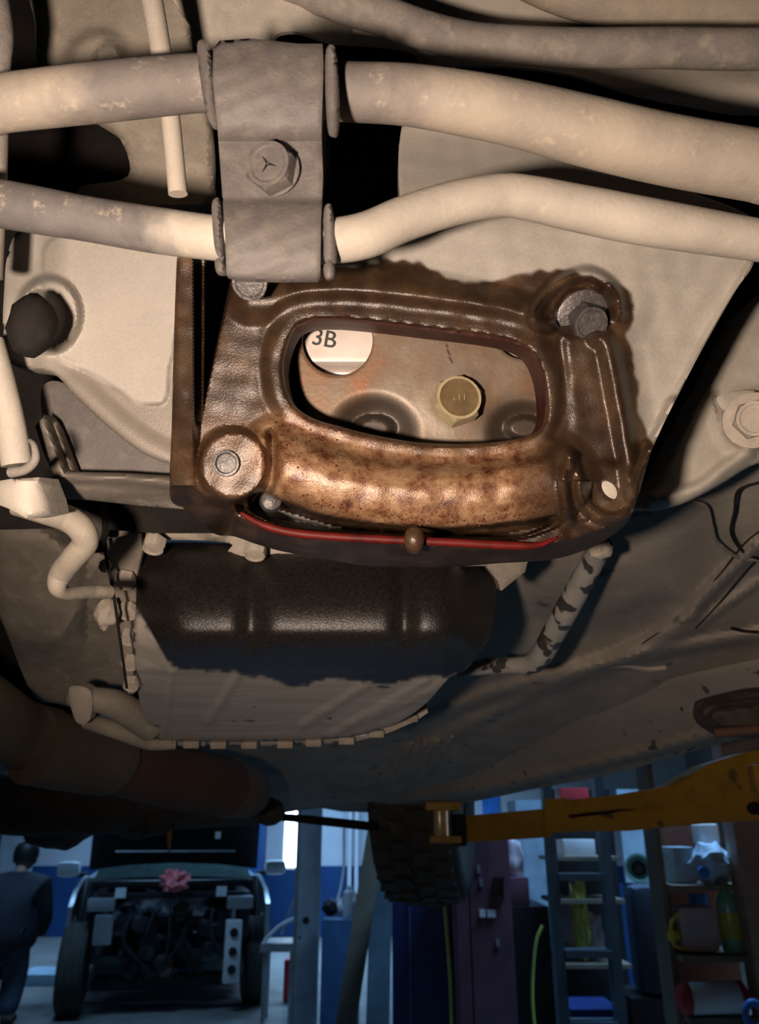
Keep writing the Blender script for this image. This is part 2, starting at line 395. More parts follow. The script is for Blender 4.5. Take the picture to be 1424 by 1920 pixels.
def make_flex():
    m, nt, b = newmat('rusty_flexplate')
    a = ramp(nt, nz(nt, 16, 6, 0.6, off=3), [(0.40, (0.24, 0.20, 0.15, 1)), (0.55, (0.19, 0.125, 0.075, 1)), (0.68, (0.28, 0.10, 0.035, 1))])
    a = mix(nt, ramp(nt, nz(nt, 90, 6, 0.7), [(0.35, g(0)), (0.8, g(0.5))]), a, (0.14, 0.08, 0.05, 1))
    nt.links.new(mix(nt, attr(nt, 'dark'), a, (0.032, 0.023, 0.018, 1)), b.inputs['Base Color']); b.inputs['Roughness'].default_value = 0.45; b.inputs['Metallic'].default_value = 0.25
    bumpn(nt, b, nz(nt, 300, 3), 0.0003, 0.5); return m
M['flex'] = make_flex()

def make_rod():
    m, nt, b = newmat('oil_blotched_rod')
    c = ramp(nt, nz(nt, 40), [(0.3, (0.26, 0.25, 0.225, 1)), (0.7, (0.34, 0.32, 0.29, 1))])
    c = mix(nt, ramp(nt, nz(nt, 38, 2, 0.4, off=6), [(0.54, g(0)), (0.57, g(0.95))]), c, (0.03, 0.027, 0.025, 1))
    nt.links.new(c, b.inputs['Base Color']); b.inputs['Roughness'].default_value = 0.5; return m
M['oilrod'] = make_rod()

def make_two(name, a1, a2, b1, b2):
    m, nt, b = newmat(name)
    A = ramp(nt, nz(nt, 26, 6), [(0.32, a1), (0.66, a2)]); B = ramp(nt, nz(nt, 18, 6, off=4), [(0.32, b1), (0.66, b2)])
    n = nt.nodes.new('ShaderNodeMath'); n.operation = 'ADD'; nt.links.new(attr(nt, 'tone'), n.inputs[0])
    k = nt.nodes.new('ShaderNodeMath'); k.operation = 'MULTIPLY_ADD'; nt.links.new(nz(nt, 34, 5, off=11), k.inputs[0]); k.inputs[1].default_value = 1.2; k.inputs[2].default_value = -0.6
    nt.links.new(k.outputs[0], n.inputs[1])
    col = mix(nt, ramp(nt, n.outputs[0], [(0.25, g(0)), (0.75, g(1))]), A, B)
    col = mix(nt, ramp(nt, nz(nt, 90, 5, 0.7, off=17), [(0.60, g(0)), (0.72, g(0.55))]), col, (0.52, 0.44, 0.32, 1))
    nt.links.new(col, b.inputs['Base Color']); b.inputs['Roughness'].default_value = 0.68
    bumpn(nt, b, nz(nt, 260, 5, 0.6), 0.0005, 0.7); return m
M['two_upper'] = make_two('dusty_tube_with_bare_grey', (0.12,0.108,0.102,1), (0.20,0.175,0.155,1), (0.27,0.235,0.20,1), (0.40,0.345,0.27,1))
M['two_lower'] = make_two('grey_then_pale_tube', (0.10,0.092,0.09,1), (0.16,0.145,0.135,1), (0.34,0.305,0.255,1), (0.46,0.415,0.345,1))

# ================================================================== BELL HOUSING (oil soaked casting with inspection window)
oil_poly = spline2([(400,470),(500,470),(640,500),(720,488),(760,488),(800,498),(830,516),(862,526),(895,528),(940,524),(975,514),(1010,508),(1060,505),(1100,516),(1150,528),(1184,550),(1190,590),(1174,628),(1186,655),(1190,690),(1199,720),(1196,760),(1206,790),(1215,820),(1232,850),(1225,960),(1180,1030),(1000,1100),(600,1110),(300,1040),(305,890),(318,640),(330,480)], 4, True)
win = [(548,628),(570,606),(620,600),(700,606),(800,618),(900,630),(960,642),(995,662),(1014,700),(1022,750),(1020,790),(1002,812),(950,826),(860,832),(780,829),(700,815),(640,800),(590,785),(555,762),(538,728),(533,680)]
winS = spline2(win, 5, True)
housing_out = [(452,524),(520,515),(590,505),(640,490),(700,470),(752,446),(752,400),(748,330),(750,262),(768,225),(860,232),(980,262),(1100,300),(1250,345),(1400,400),(1560,440),
               (1545,520),(1412,498),(1380,545),(1320,650),(1265,755),(1228,832),(1212,880),(1196,935),(1176,980),(1130,1016),(1085,1036),(1030,1050),(940,1056),(860,1062),(760,1064),(680,1060),(600,1046),(530,1034),(480,1020),(440,1006),(405,1002),(370,978),(345,955),(322,940),(318,900),(322,800),(326,640),(332,480),(338,440),(372,436),(440,440)]
housing_out = [p for p in housing_out if p not in ((1545,520),(1560,440))]
housing_out.insert(housing_out.index((1400,400))+1, (1424,440))
def house_D(x, y):
    d = np.full(np.shape(x), 0.555)
    h = np.zeros(np.shape(x))
    sw = -sdf(x, y, winS)
    h += 0.004*ss(52, 18, sw) - 0.0012*np.exp(-((sw-44)/11)**2)
    h -= 0.004*ss(9, 0, sw)
    # top bar
    dd, _ = pline(x, y, [(470,560),(560,556),(700,548),(850,566),(985,600)]); h += 0.013*bump(dd, 56)*ss(22, 62, sw)
    # belly under the window
    dd, _ = pline(x, y, [(535,870),(640,903),(760,920),(900,922),(1030,900)]); yc = np.interp(x, [535,640,760,900,1030], [870,903,920,922,900]); h += 0.027*np.where(y > yc, dome(dd, 82), bump(dd, 100))*ss(20, 56, sw)
    # left plate beside the rib, shadow cleft toward the belly
    bl = np.hypot(x-438, (y-872))
    lip = ss(76, 58, bl); h = np.where(bl < 78, np.maximum(h*ss(50, 78, bl), 0.020*lip), h)
    cl, _ = pline(x, y, [(508,815),(512,860),(508,905),(486,938)]); h -= 0.026*np.exp(-(cl/9)**2)
    # deep trough between the belly and the bottom rim
    tr, _ = pline(x, y, [(484,945),(530,960),(600,980),(700,992),(800,998),(900,1000),(980,994),(1040,978)]); trw = np.interp(x, [470,505,540,700,850,960,1045], [15,20,16,8,8,14,8])
    h = h - 0.085*ss(trw+5, trw-5, tr)
    # the bottom rim sits proud
    rim = ss(6, 0, sdf(x, y, [(440,950),(470,968),(540,990),(700,1004),(1000,1010),(1060,985),(1200,960),(1200,1100),(430,1100)])*-1)
    h += 0.004*rim*ss(1046, 1016, y) ; rimy = np.interp(x, [380,440,500,560,700,860,1000,1080,1180],[960,966,990,1008,1016,1026,1028,1008,975]); h -= 0.0016*np.clip(y-rimy, 0, 90)*ss(372, 440, x)
    # walls that run back below the boss and the right foot
    low = [(300,905),(345,898),(365,912),(385,930),(425,944),(465,936),(500,915),(455,962),(440,950),(420,1040),(300,1040)]
    wl = ss(-6, 14, sdf(x, y, low)); h = h - wl*(0.010+0.0011*np.clip(y-915, 0, 120))
    # rib that stands out toward the floor, its right flank falling to the plate
    ht = np.interp(y, [420, 900, 915], [0.098, 0.002, 0.0])
    xr = 435-(y-530)*0.235
    gap = np.clip((xr-364)/14, 0, 1)*ss(0, 10, x-362)*ss(-2, 12, xr-x)*ss(880, 840, y+0*x)
    top = dome(np.abs(x-(346-(y-700)*0.012)), 26)
    rib = (ht + 0.004*top)*ss(376, 362, x)
    h = np.where((x < 378) & (y < 912), np.maximum(h, rib), h) - 0.055*gap
    # right side: V ribs, boss with the free hole, ridge
    a, _ = pline(x, y, [(1068,852),(1060,900),(1062,940),(1068,975)]); h += 0.012*bump(a, 17)
    a, t = pline(x, y, [(1070,856),(1084,890),(1092,935),(1115,962),(1150,975),(1182,962)]); h += 0.012*bump(a, 16)
    h += 0.006*ss(66, 44, np.hypot(x-1138, y-922))
    h -= 0.012*ss(0, 30, sdf(x, y, [(1050,975),(1070,970),(1110,985),(1150,998),(1190,985),(1180,1050),(1040,1060)]))
    r, t = pline(x, y, [(1122,632),(1140,650),(1160,750),(1178,850),(1190,925)]); h += 0.010*bump(r, 26)
    xrr = np.interp(y, [560,650,750,850,925], [1180,1142,1160,1178,1190]); right = ss(6, 70, x-xrr)*ss(520, 640, y); h -= 0.010*right*ss(930, 860, y)
    r, t = pline(x, y, [(1192,935),(1208,880),(1226,835),(1262,757)]); h += 0.012*bump(r, 18)
    r, t = pline(x, y, [(1226,835),(1320,652),(1412,498)]); h += 0.006*bump(r, 16)
    # socket with thick collar round the upper bolt
    bb = np.hypot(x-1092, (y-592)); h -= 0.012*ss(56, 46, bb)*ss(640, 600, y+0*x)
    r, t = pline(x, y, [(1030,612),(1008,604),(1004,580),(1030,545),(1065,522),(1105,514),(1138,530),(1158,556),(1163,588)]); h += 0.013*bump(r, 19)
    r, t = pline(x, y, [(1040,592),(1058,562),(1090,545),(1120,548)]); h += 0.006*bump(r, 9)
    r, t = pline(x, y, [(1052,640),(1056,700),(1056,770),(1040,815)]); h -= 0.003*np.exp(-(r/9)**2)
    # dusty web above: falls back behind the tubes
    h -= 0.045*ss(440, 230, y+0*x)
    
    return d - h + 0.0004*fnoise(x, y, 60, 3)
def oil_a(x, y): return ss(-4, 4, sdf(x, y, oil_poly)+3*fnoise(x, y, 26, 4))
def gold_a(x, y):
    a, _ = pline(x, y, [(545,850),(640,890),(760,918),(900,920),(1010,890)]); b = ss(100, 50, a)*ss(1060, 930, x)
    c = ss(120, 60, np.hypot(x-430, y-860))*0.22
    return np.clip(np.maximum(b, c)+0.12*fnoise(x, y, 70, 8), 0, 1)*oil_a(x, y)
hsg = thing('bell_housing', P(760,1040,0.56), 'oil soaked brown engine casting with a rounded inspection window and dusty grey web', 'engine casting')
sheet('housing_casting', housing_out, house_D, [M['casting'], M['wetwall']], hsg, holes=[win, [(1128,905),(1140,902),(1154,910),(1160,925),(1154,936),(1140,932),(1130,920)]], T=0.030, step=4.2, rnd=5, hole_slot=1, attrs={'oil': oil_a, 'gold': gold_a})
# red film of oil lying along the seam of the bottom rim
def strip_out(pts, w):
    q = spline2(pts, 6); L = []; R = []
    for i, p in enumerate(q):
        a = q[max(0, i-1)]; b = q[min(len(q)-1, i+1)]; dx, dy = b[0]-a[0], b[1]-a[1]; l = math.hypot(dx, dy)
        ww = w if not hasattr(w, '__len__') else np.interp(i/(len(q)-1), np.linspace(0, 1, len(w)), w)
        L.append((p[0]-dy/l*ww, p[1]+dx/l*ww)); R.append((p[0]+dy/l*ww, p[1]-dx/l*ww))
    return L+R[::-1]
tubep('red_seam', [(452,962,0.548,4),(490,983,0.546,7),(545,998,0.545,8),(620,1006,0.545,8),(752,1013,0.545,8),(860,1018,0.545,8),(960,1023,0.545,8),(1010,1022,0.546,6),(1044,1008,0.549,3)], M['red'], hsg, ns=14, k=10)['label'] = 'dark red oily seam along the lower rim'
sheet('window_edge', strip_out([(556,612),(590,600),(640,597),(760,609),(880,624),(960,636),(1000,658),(1018,700),(1026,760)], [1.5,3,4,5,6,6,5,4,2]), lambda x, y: 0.553+0*x, M['wetwall'], hsg, T=0.012, step=8, rnd=3, curve=False)['label'] = 'dark red wet edge of the window'
tubep('cast_nub', [(776,1000,0.540,17),(777,1006,0.538,19),(777,1016,0.537,19),(777,1026,0.541,16)], M['casting'], hsg, ns=16)
mm = bpy.data.meshes
for nm in ('cast_nub',):
    me = bpy.data.objects[nm].data
    for k in ('oil', 'gold'):
        at = me.attributes.new(k, 'FLOAT', 'POINT'); at.data.foreach_set('value', [1.0 if k == 'oil' else 0.15]*len(me.vertices))
lathe('hole_light_disc', P(1143,920,0.556), -FV, [(0.0085,0),(0.0085,0.002),(0.007,0.003)], M['hose_pale'], hsg, ns=20)  # pale disc added to stand for the lit surface seen through the hole
# the ring of a threaded hole in the left boss
lathe('threaded_hole', P(425,869,0.5335), -FV, [(0.0085,0),(0.0092,0.0008),(0.0088,0.0024),(0.0072,0.0026),(0.0066,0.0012),(0.0064,0.0006),(0.003,0.0010)], M['bolt_dark'], hsg, ns=20)
lathe('plug', P(508,942,0.575), Vector((0.2,-1,-0.2)), [(0.008,0),(0.0085,0.004),(0.007,0.008),(0.003,0.010)], M['bolt_dark'], hsg, ns=18)
b = bolt(P(1096,598,0.566), -FV-UV*0.5+RV*0.1, 0.0135, 0.016, M['bolt_dark'], hsg, washer=0.021, rot=0.1); b['label'] = 'dark hexagonal bolt in the upper right socket'
b = bolt(P(472,524,0.522), -FV-UV*0.6, 0.013, 0.010, M['bolt_dark'], hsg, rot=0.4); b['label'] = 'dark bolt half hidden under the tube clamp'

# ================================================================== FLEXPLATE and torque converter seen through the window
fx = thing('flexplate', P(780,760,0.605), 'rusty flat flexplate seen through the inspection window', 'flexplate')
def flex_D(x, y):
    h = np.zeros(np.shape(x))
    for (cx, cy, r) in ((702,812,96),(985,812,80)):
        q = np.hypot(x-cx, (y-cy)*1.15); h -= 0.010*ss(r, r*0.35, q); h += 0.009*ss(46, 24, np.hypot((x-cx), (y-cy+10)*1.7))
    q = np.hypot(x-850, y-752); h += 0.001*ss(80, 40, q)
    return 0.606-h
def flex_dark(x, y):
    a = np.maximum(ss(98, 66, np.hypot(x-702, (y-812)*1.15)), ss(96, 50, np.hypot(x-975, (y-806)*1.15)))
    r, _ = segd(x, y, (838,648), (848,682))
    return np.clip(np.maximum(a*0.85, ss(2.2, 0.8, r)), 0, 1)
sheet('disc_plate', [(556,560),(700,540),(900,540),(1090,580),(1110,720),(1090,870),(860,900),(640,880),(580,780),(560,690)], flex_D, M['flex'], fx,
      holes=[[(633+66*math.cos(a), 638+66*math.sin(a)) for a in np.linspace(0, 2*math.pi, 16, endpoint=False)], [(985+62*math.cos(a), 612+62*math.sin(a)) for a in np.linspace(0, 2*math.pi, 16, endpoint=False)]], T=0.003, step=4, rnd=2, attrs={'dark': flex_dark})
b = bolt(P(853,758,0.602), -FV+RV*0.14+UV*0.22, 0.0195, 0.015, M['zinc'], fx, rot=0.55); b['label'] = 'yellow zinc plated hexagonal bolt'
lathe('bolt_face', P(853,758,0.602)+(-FV+RV*0.14+UV*0.22).normalized()*0.0149, -FV+RV*0.14+UV*0.22, [(0.0148,0),(0.0148,0.0004),(0.013,0.0002)], M['zinc_worn'], fx, ns=28)
for i in range(3):
    a = (-FV+RV*0.14+UV*0.22).normalized(); x_, y_, _ = frame_of(a)
    c = P(853,758,0.602)+a*0.0152+RV*(0.004*(i-1)); boxm('bolt_mark', c, (0.0006,0.0006,0.005), M['zinc'], fx)
cv = thing('torque_converter', P(650,690,0.63), 'bright machined converter face with black writing behind the flexplate hole', 'converter')
sheet('converter_face', [(575,520),(760,520),(1060,520),(1090,700),(900,720),(740,716),(590,720)], lambda x, y: 0.618+0.010*ss(676, 700, y), M['converter'], cv, T=0.01, step=6, rnd=2)
def text(name, body, loc, xd, yd, size, mat, parent, ext=0.0004, bold=0):
    cu = bpy.data.curves.new(name, 'FONT'); cu.body = body; cu.size = size; cu.extrude = ext; cu.align_x = 'CENTER'; cu.align_y = 'CENTER'; cu.offset = bold
    o = bpy.data.objects.new(name, cu); COL.objects.link(o); bpy.context.view_layer.update()
    me = bpy.data.meshes.new_from_object(o.evaluated_get(bpy.context.evaluated_depsgraph_get())); bpy.data.objects.remove(o)
    xd = Vector(xd).normalized(); z = xd.cross(Vector(yd)).normalized(); yd = z.cross(xd)
    V = [Vector(loc)+xd*v.co.x+yd*v.co.y+z*v.co.z for v in me.vertices]; F = [list(p.vertices) for p in me.polygons]
    return obj(name, V, F, mat, parent, 0)
text('black_writing', '3B', P(608,636,0.6165), RV-UV*0.18, UV+RV*0.12, 0.0185, M['ink'], cv)

# ================================================================== TUBE CLAMP with two saddles
cl = thing('tube_clamp', P(510,520,0.44), 'grey steel double clamp plate with one hex bolt holding two tubes', 'clamp')
def clamp_D(x, y):
    h = 0.018*dome(np.abs(y-160), 108)+0.015*dome(np.abs(y-455), 84)
    h = np.maximum(h, 0.004)
    return 0.442-h+0.0004*fnoise(x, y, 50, 2)
sheet('clamp_plate', [(400,92),(412,76),(470,72),(560,82),(605,82),(607,120),(603,250),(606,330),(602,420),(601,515),(596,523),(520,524),(440,521),(425,516),(422,440),(416,350),(408,240),(399,150)], clamp_D, M['clamp'], cl, T=0.006, step=6, rnd=3, curve=False)
def ear(poly, d, T=0.004): return sheet('clamp_ear', poly, lambda x, y: d+0.00012*np.abs(x-np.mean([p[0] for p in poly])), M['clamp'], cl, T=T, step=6, rnd=6)
ear([(370,84),(384,76),(395,100),(403,180),(410,228),(400,236),(388,215),(376,150)], 0.428)
ear([(612,92),(628,88),(634,130),(637,200),(634,246),(622,250),(614,236),(610,160)], 0.424)
ear([(398,380),(412,374),(416,420),(420,480),(414,486),(404,470),(399,430)], 0.430)
ear([(609,388),(622,385),(627,420),(632,484),(622,490),(608,486),(606,430)], 0.430)
ear([(404,487),(419,485),(424,510),(412,513),(405,508)], 0.432)
ear([(608,496),(626,495),(628,516),(616,522),(608,516)], 0.432)
ax = (-FV-RV*0.28+UV*0.02).normalized()
lathe('washer', P(518,322,0.4395), ax, [(0.0125,0),(0.0145,0.0004),(0.0145,0.0016),(0.0135,0.002)], M['clamp'], cl)
b = bolt(P(516,322,0.4385), ax, 0.0142, 0.0105, M['clamp'], cl, rot=0.32)
for i, an in enumerate((0.6, 2.5, 4.3)):
    x_, y_, a_ = frame_of(ax); c = P(516,322,0.4385)+ax*0.0101; dr = x_*math.cos(an)+y_*math.sin(an)
    V = [c+dr*0.0006+dr.cross(ax)*0.0006, c+dr*0.0055, c+dr*0.0006-dr.cross(ax)*0.0006]; obj('head_mark', V+[v+ax*0.0005 for v in V], [[0,1,2],[5,4,3],[0,3,4,1],[1,4,5,2],[2,5,3,0]], M['black'], cl)

# ================================================================== TUBES
T_ = lambda n, pts, mat, lab, cat='tube', grp=None, **k: tag(tubep(n, pts, M[mat], **k), lab, cat, grp)
T_('coolant_tube', [(-420,250,0.47,50,1),(-60,206,0.46,50,1.00),(0,195,0.46,50,1.00),(90,184,0.46,51,0.78),(200,172,0.46,52,0.25),(300,162,0.46,51,0.08),(385,156,0.455,50,0.00),(510,160,0.452,50,0.07),(640,172,0.455,51,0.15),(760,178,0.46,53,0.50),(880,196,0.465,56,0.99),(980,216,0.47,58,0.95),(1100,246,0.475,61,0.91),(1250,281,0.48,62,0.86),(1424,312,0.485,63,0.80),(1500,324,0.485,63,0.80),(1950,360,0.50,62,0.8)], 'two_upper', 'thick dusty tan tube running through the upper saddle of the clamp', ns=28)
T_('coolant_tube', [(-420,320,0.46,44,0),(-60,372,0.455,44,0.00),(0,382,0.455,44,0.00),(80,396,0.455,43,0.07),(160,410,0.455,41,0.15),(280,430,0.452,42,0.30),(400,446,0.448,41,1.00),(510,455,0.445,40,1.00),(620,452,0.445,41,1.00),(690,440,0.446,42,1.00),(760,410,0.45,41,1.00),(850,382,0.455,40,1.00),(940,367,0.46,39,1.00),(1000,373,0.46,40,1.00),(1080,390,0.462,42,1.00),(1212,416,0.465,43,1.00),(1424,451,0.47,38,1.00),(1500,462,0.47,38,1.00),(1950,520,0.48,38,1)], 'two_lower', 'pale bent tube through the lower saddle of the clamp, kinked on its right', ns=28)
T_('rubber_hose', [(520,-40,0.60,34),(640,5,0.60,34),(712,28,0.60,34),(800,58,0.60,33),(880,76,0.60,32),(960,84,0.60,33),(1080,90,0.60,34),(1250,90,0.60,35),(1440,92,0.60,36),(1900,80,0.62,36)], 'hose_grey', 'speckled grey hose curving along the top right corner', 'hose', ns=24)
T_('steel_tube', [(960,-60,0.68,40),(1060,-20,0.68,44),(1160,6,0.68,42),(1280,14,0.68,40),(1460,18,0.68,42),(1900,10,0.7,42)], 'hose_tan', 'dusty tube at the very top right edge above the speckled hose', ns=20)
T_('steel_tube', [(560,40,0.66,16),(640,62,0.66,20),(740,72,0.66,18),(860,112,0.66,14)], 'hose_pale', 'short pale tube behind the top of the speckled hose', ns=16)
T_('support_rod', [(278,-40,0.50,21),(296,60,0.50,20),(312,160,0.50,19),(322,240,0.50,18),(334,364,0.50,18)], 'hose_pale', 'straight pale rod standing behind the two tubes left of the clamp', 'rod', ns=16)

# ================================================================== PANELS AROUND THE HOUSING
S_ = lambda n, out, D, mat, lab, cat, grp=None, **k: tag(sheet(n, out, D, M[mat], **k), lab, cat, grp)
S_('heat_shield', [(345,-30),(700,-30),(1900,-60),(1950,100),(1900,260),(1460,216),(1380,212),(1310,200),(1200,178),(1070,140),(950,124),(850,122),(792,118),(772,96),(700,84),(620,78),(560,60),(520,64),(500,92),(380,92),(358,50)],
   lambda x, y: 0.60+0.10*ss(560, 760, x)-0.02*bump(np.abs(y-170-0.0*x), 60)*(x > 800), 'panel', 'pale dusty sheet metal behind the hoses along the top', 'heat shield', T=0.004, step=12, rnd=4)
def lp_D(x, y):
    h = 0.010*ss(70, 40, np.hypot(x-185, y-115))+0.008*ss(30, 22, np.hypot(x-205, y-110))
    return 0.62+0.05*ss(150, 340, y)-h
S_('engine_cover', [(72,-40),(290,-40),(345,-30),(360,90),(392,210),(400,330),(380,390),(170,385),(150,350),(240,330),(225,260),(180,225),(120,190),(74,135),(66,50)], lp_D, 'panel_mid', 'brownish dusty cover with a round boss behind the pale rod', 'engine cover', T=0.01, step=9, rnd=8)
def lh_D(x, y):
    d = np.full(np.shape(x), 0.565); h = 0.0
    q = np.hypot((x-92), (y-590)*0.85)
    h = 0.016*ss(68, 50, q)-0.030*ss(48, 26, np.hypot((x-78), (y-595)*0.85))
    h = h-0.014*ss(130, 60, x)*ss(600, 480, y)
    r, _ = pline(x, y, [(90,680),(140,722),(210,786),(270,832),(330,862)]); h = h+0.004*bump(r, 34)
    s = sdf(x, y, lh_dust); h = h + 0.003*ss(-3, 6, s)
    return d-h
lh_dust = spline2([(110,440),(335,440),(328,640),(318,690),(314,740),(300,758),(255,755),(228,735),(170,700),(120,680),(100,650),(80,520)], 4, True)
def lh_oil(x, y): return 0.55*ss(4, -4, sdf(x, y, lh_dust)+3*fnoise(x, y, 40, 9))*ss(640, 720, y+0*x)
tag(sheet('side_housing', [(40,430),(130,425),(250,430),(345,440),(345,600),(338,760),(336,880),(322,872),(265,848),(205,802),(140,742),(98,700),(20,682),(6,620),(8,540),(14,480)], lh_D, M['casting'], T=0.02, step=4.5, rnd=6, attrs={'oil': lh_oil, 'gold': lambda x, y: 0*x}), 'pale dusty side casting with a round boss left of the rib', 'engine casting')
S_('cover_plate', [(78,730),(110,715),(160,750),(250,820),(345,880),(340,905),(120,900),(84,800)], lambda x, y: 0.60+0*x, 'clamp', 'dark grey flat plate below the curved edge of the side casting', 'cover plate', T=0.006, step=12, rnd=4)
def brk_D(x, y):
    led, _ = pline(x, y, [(80,790),(118,892),(230,896),(345,905)], False)
    return 0.575-0.02*bump(led, 18)+0.03*ss(908, 950, y)
S_('bracket_arm', [(66,800),(82,776),(98,800),(130,884),(230,886),(345,893),(342,925),(345,955),(260,948),(170,938),(110,935),(92,912),(100,890),(80,845)], brk_D, 'panel_dark', 'angled steel bracket arm under the dark plate at left', 'bracket', T=0.02, step=5, rnd=6, curve=False)
# black sheet painted as the shade of the engine bay behind everything
S_('engine_bay_shade', [(-300,-200),(1700,-200),(1700,760),(1250,900),(1000,1000),(300,1000),(150,990),(-300,1000)], lambda x, y: 0.74+0*x+0.0003*np.clip(300-y, 0, 400), 'black', 'black sheet standing in for the unlit depth of the engine bay between the castings', 'engine bay', T=0.02, step=60, rnd=0, curve=False)
# black blob standing in for a shadow, and the loom at left
tag(blob('boss_shadow', P(60,610,0.50), 0.020, M['black'], amp=0.12, sc=(0.75,0.7,1.1)), 'black rounded blob standing in for shadow beside the round boss at left', 'mount')
T_('wire_loom', [(-12,-30,0.5,22),(2,60,0.5,22),(-2,140,0.5,20),(-8,330,0.5,20),(-16,520,0.5,20)], 'hose_grey', 'grey wire loom running down the left edge', 'wiring', ns=14)

# left edge: down tube, cap, connector and bent tube
T_('down_tube', [(-20,640,0.52,26),(2,720,0.52,26),(18,790,0.52,27),(32,872,0.52,28)], 'panel', 'pale tube coming down the left edge into the white coupling', ns=20)
T_('retaining_clip', [(20,886,0.50,10),(48,880,0.495,9),(66,862,0.49,8),(64,836,0.492,6),(56,826,0.495,4)], 'hose_grey', 'grey curved retaining clip round the tube at left', 'clip', ns=12)
S_('coupling', [(-20,905),(20,898),(74,895),(90,935),(96,962),(50,972),(20,955),(-20,940)], lambda x, y: 0.50+0.00004*(x-40)**2/10, 'panel', 'off white square coupling at the left edge', 'coupling', T=0.03, step=8, rnd=8, curve=False)
T_('bent_tube', [(30,945,0.56,22),(80,958,0.56,24),(125,972,0.57,25),(152,992,0.57,25),(160,1018,0.575,24),(138,1046,0.58,23),(115,1076,0.59,22),(108,1100,0.59,17),(125,1112,0.60,13),(165,1110,0.62,13),(205,1110,0.64,13)], 'panel_mid', 'thin grey tube bent in an S below the white coupling', ns=20, k=8)

# beads of oil hanging along the lower edge of the casting
V = []; F = []
import bmesh as _b
_bm = _b.new(); _b.ops.create_icosphere(_bm, subdivisions=1, radius=1); _bm.verts.index_update()
IV = [v.co.copy() for v in _bm.verts]; IF = [[v.index for v in f.verts] for f in _bm.faces]; _bm.free()
for i in range(420):
    x = rng.uniform(500, 1060)
    if i < 190: y = np.interp(x, [500,640,760,900,1060], [925,958,975,978,950])+rng.normal(0, 9)
    elif i < 250: y = np.interp(x, [455,490,620,752,1042], [964,984,1006,1013,1010])+rng.normal(0, 5)
    elif i < 330: x, y = rng.uniform(505, 640), 0; y = np.interp(x, [505,640], [800,860])+rng.normal(0, 26)
    else: y = rng.uniform(520, 960)
    if inside(np.array([x]), np.array([y]), winS)[0] or -sdf(np.array([x]), np.array([y]), winS)[0] < 6: continue
    d = float(house_D(np.array([x]), np.array([y]))[0]); r = rng.uniform(0.0003, 0.0009)*(1.0 if i < 330 else 0.6)
    if d > 0.558: continue
    c = P(x, y, d-r*0.3); b0 = len(V); V += [c+v*r for v in IV]; F += [[b0+k for k in f] for f in IF]
m_, nt_, b_ = newmat('clear_oil'); b_.inputs['Base Color'].default_value = (0.06, 0.02, 0.012, 1); b_.inputs['Roughness'].default_value = 0.08; b_.inputs['Specular IOR Level'].default_value = 1.0; b_.inputs['Coat Weight'].default_value = 1.0
o_ = obj('oil_drops', V, F, m_, hsg, 60); o_['kind'] = 'stuff'

# ================================================================== OIL PAN, its rail and bolts
pan = thing('oil_pan', P(560,1280,0.85), 'black enamelled oil pan with a dusty grey ribbed underside below a painted shadow edge', 'oil pan')
pan_out = [(262,1042),(272,1026),(300,1019),(360,1019),(428,1022),(450,1030),(520,1030),(640,1040),(860,1040),(905,1062),(928,1085),(930,1130),(922,1185),(900,1225),(872,1258),(842,1272),(800,1318),(752,1352),(700,1372),(640,1384),(520,1390),(340,1391),(290,1388),(272,1350),(258,1290),(250,1200),(254,1150),(258,1100)]
pan_shade = [(200,960),(980,960),(980,1200),(900,1232),(870,1262),(835,1270),(790,1268),(770,1274),(730,1284),(690,1280),(655,1276),(620,1270),(575,1284),(545,1288),(520,1276),(500,1270),(462,1268),(440,1260),(380,1256),(340,1256),(320,1248),(306,1228),(285,1190),(256,1142),(200,1100)]
def pan_D(x, y):
    u = np.clip((1180-y)/150, 0, 1.2); v = np.clip((y-1180)/82, 0, 1); d = 0.742+0.062*u**1.7+0.085*v**2+0.02*ss(1032, 1014, y)
    d = d + 0.0021*np.clip(y-1258, 0, 200)
    h = np.zeros(np.shape(x)); f = ss(1250, 1190, y+0*x)
    for cx, w_, a in ((472, 32, 0.012), (758, 26, 0.010)):
        h -= a*np.exp(-((x-cx)/w_*1.3)**2)*f
    h += 0.002*np.exp(-((x-802)/26)**2)*f
    xl = np.interp(y, [1040,1140,1235,1390],[318,322,340,330]); h -= (0.0004*ss(1290, 1230, y+0*x)+0.0002)*(np.sqrt(np.clip(xl-x, -30, 90)**2+200)+np.clip(xl-x,-30,90))/2
    h -= 0.00001*np.clip(x-820, 0, 120)**2
    h += 0.006*bump(np.hypot(x-872, (y-1078)), 16)
    for a, b in (((446,1268),(392,1352)),((690,1284),(566,1362)),((800,1278),(620,1380)),((860,1270),(700,1345)),((322,1262),(306,1385))):
        q, _ = segd(x, y, a, b); h += 0.009*bump(q, 12)
    return d-h
sheet('pan_shell', pan_out, pan_D, M['pan'], pan, T=0.03, step=6, rnd=6, attrs={'enamel_shade': lambda x, y: ss(-2, 2, sdf(x, y, pan_shade)+2.0*fnoise(x, y, 18, 5))})  # mask paints black enamel and the ragged shadow edge above the underside
S1 = lambda n, out, D, mat, par, **k: sheet(n, out, D, M[mat], par, **k)
def rail_D(x, y): return np.interp(y, [1380, 1400], [1.10, 1.12])+0*x
S1('pan_rail', [(268,1378),(300,1383),(500,1384),(640,1378),(720,1362),(775,1335),(800,1325),(803,1336),(780,1352),(730,1374),(660,1392),(500,1400),(285,1398)], rail_D, 'block', pan, T=0.02, step=8, rnd=3, curve=False)
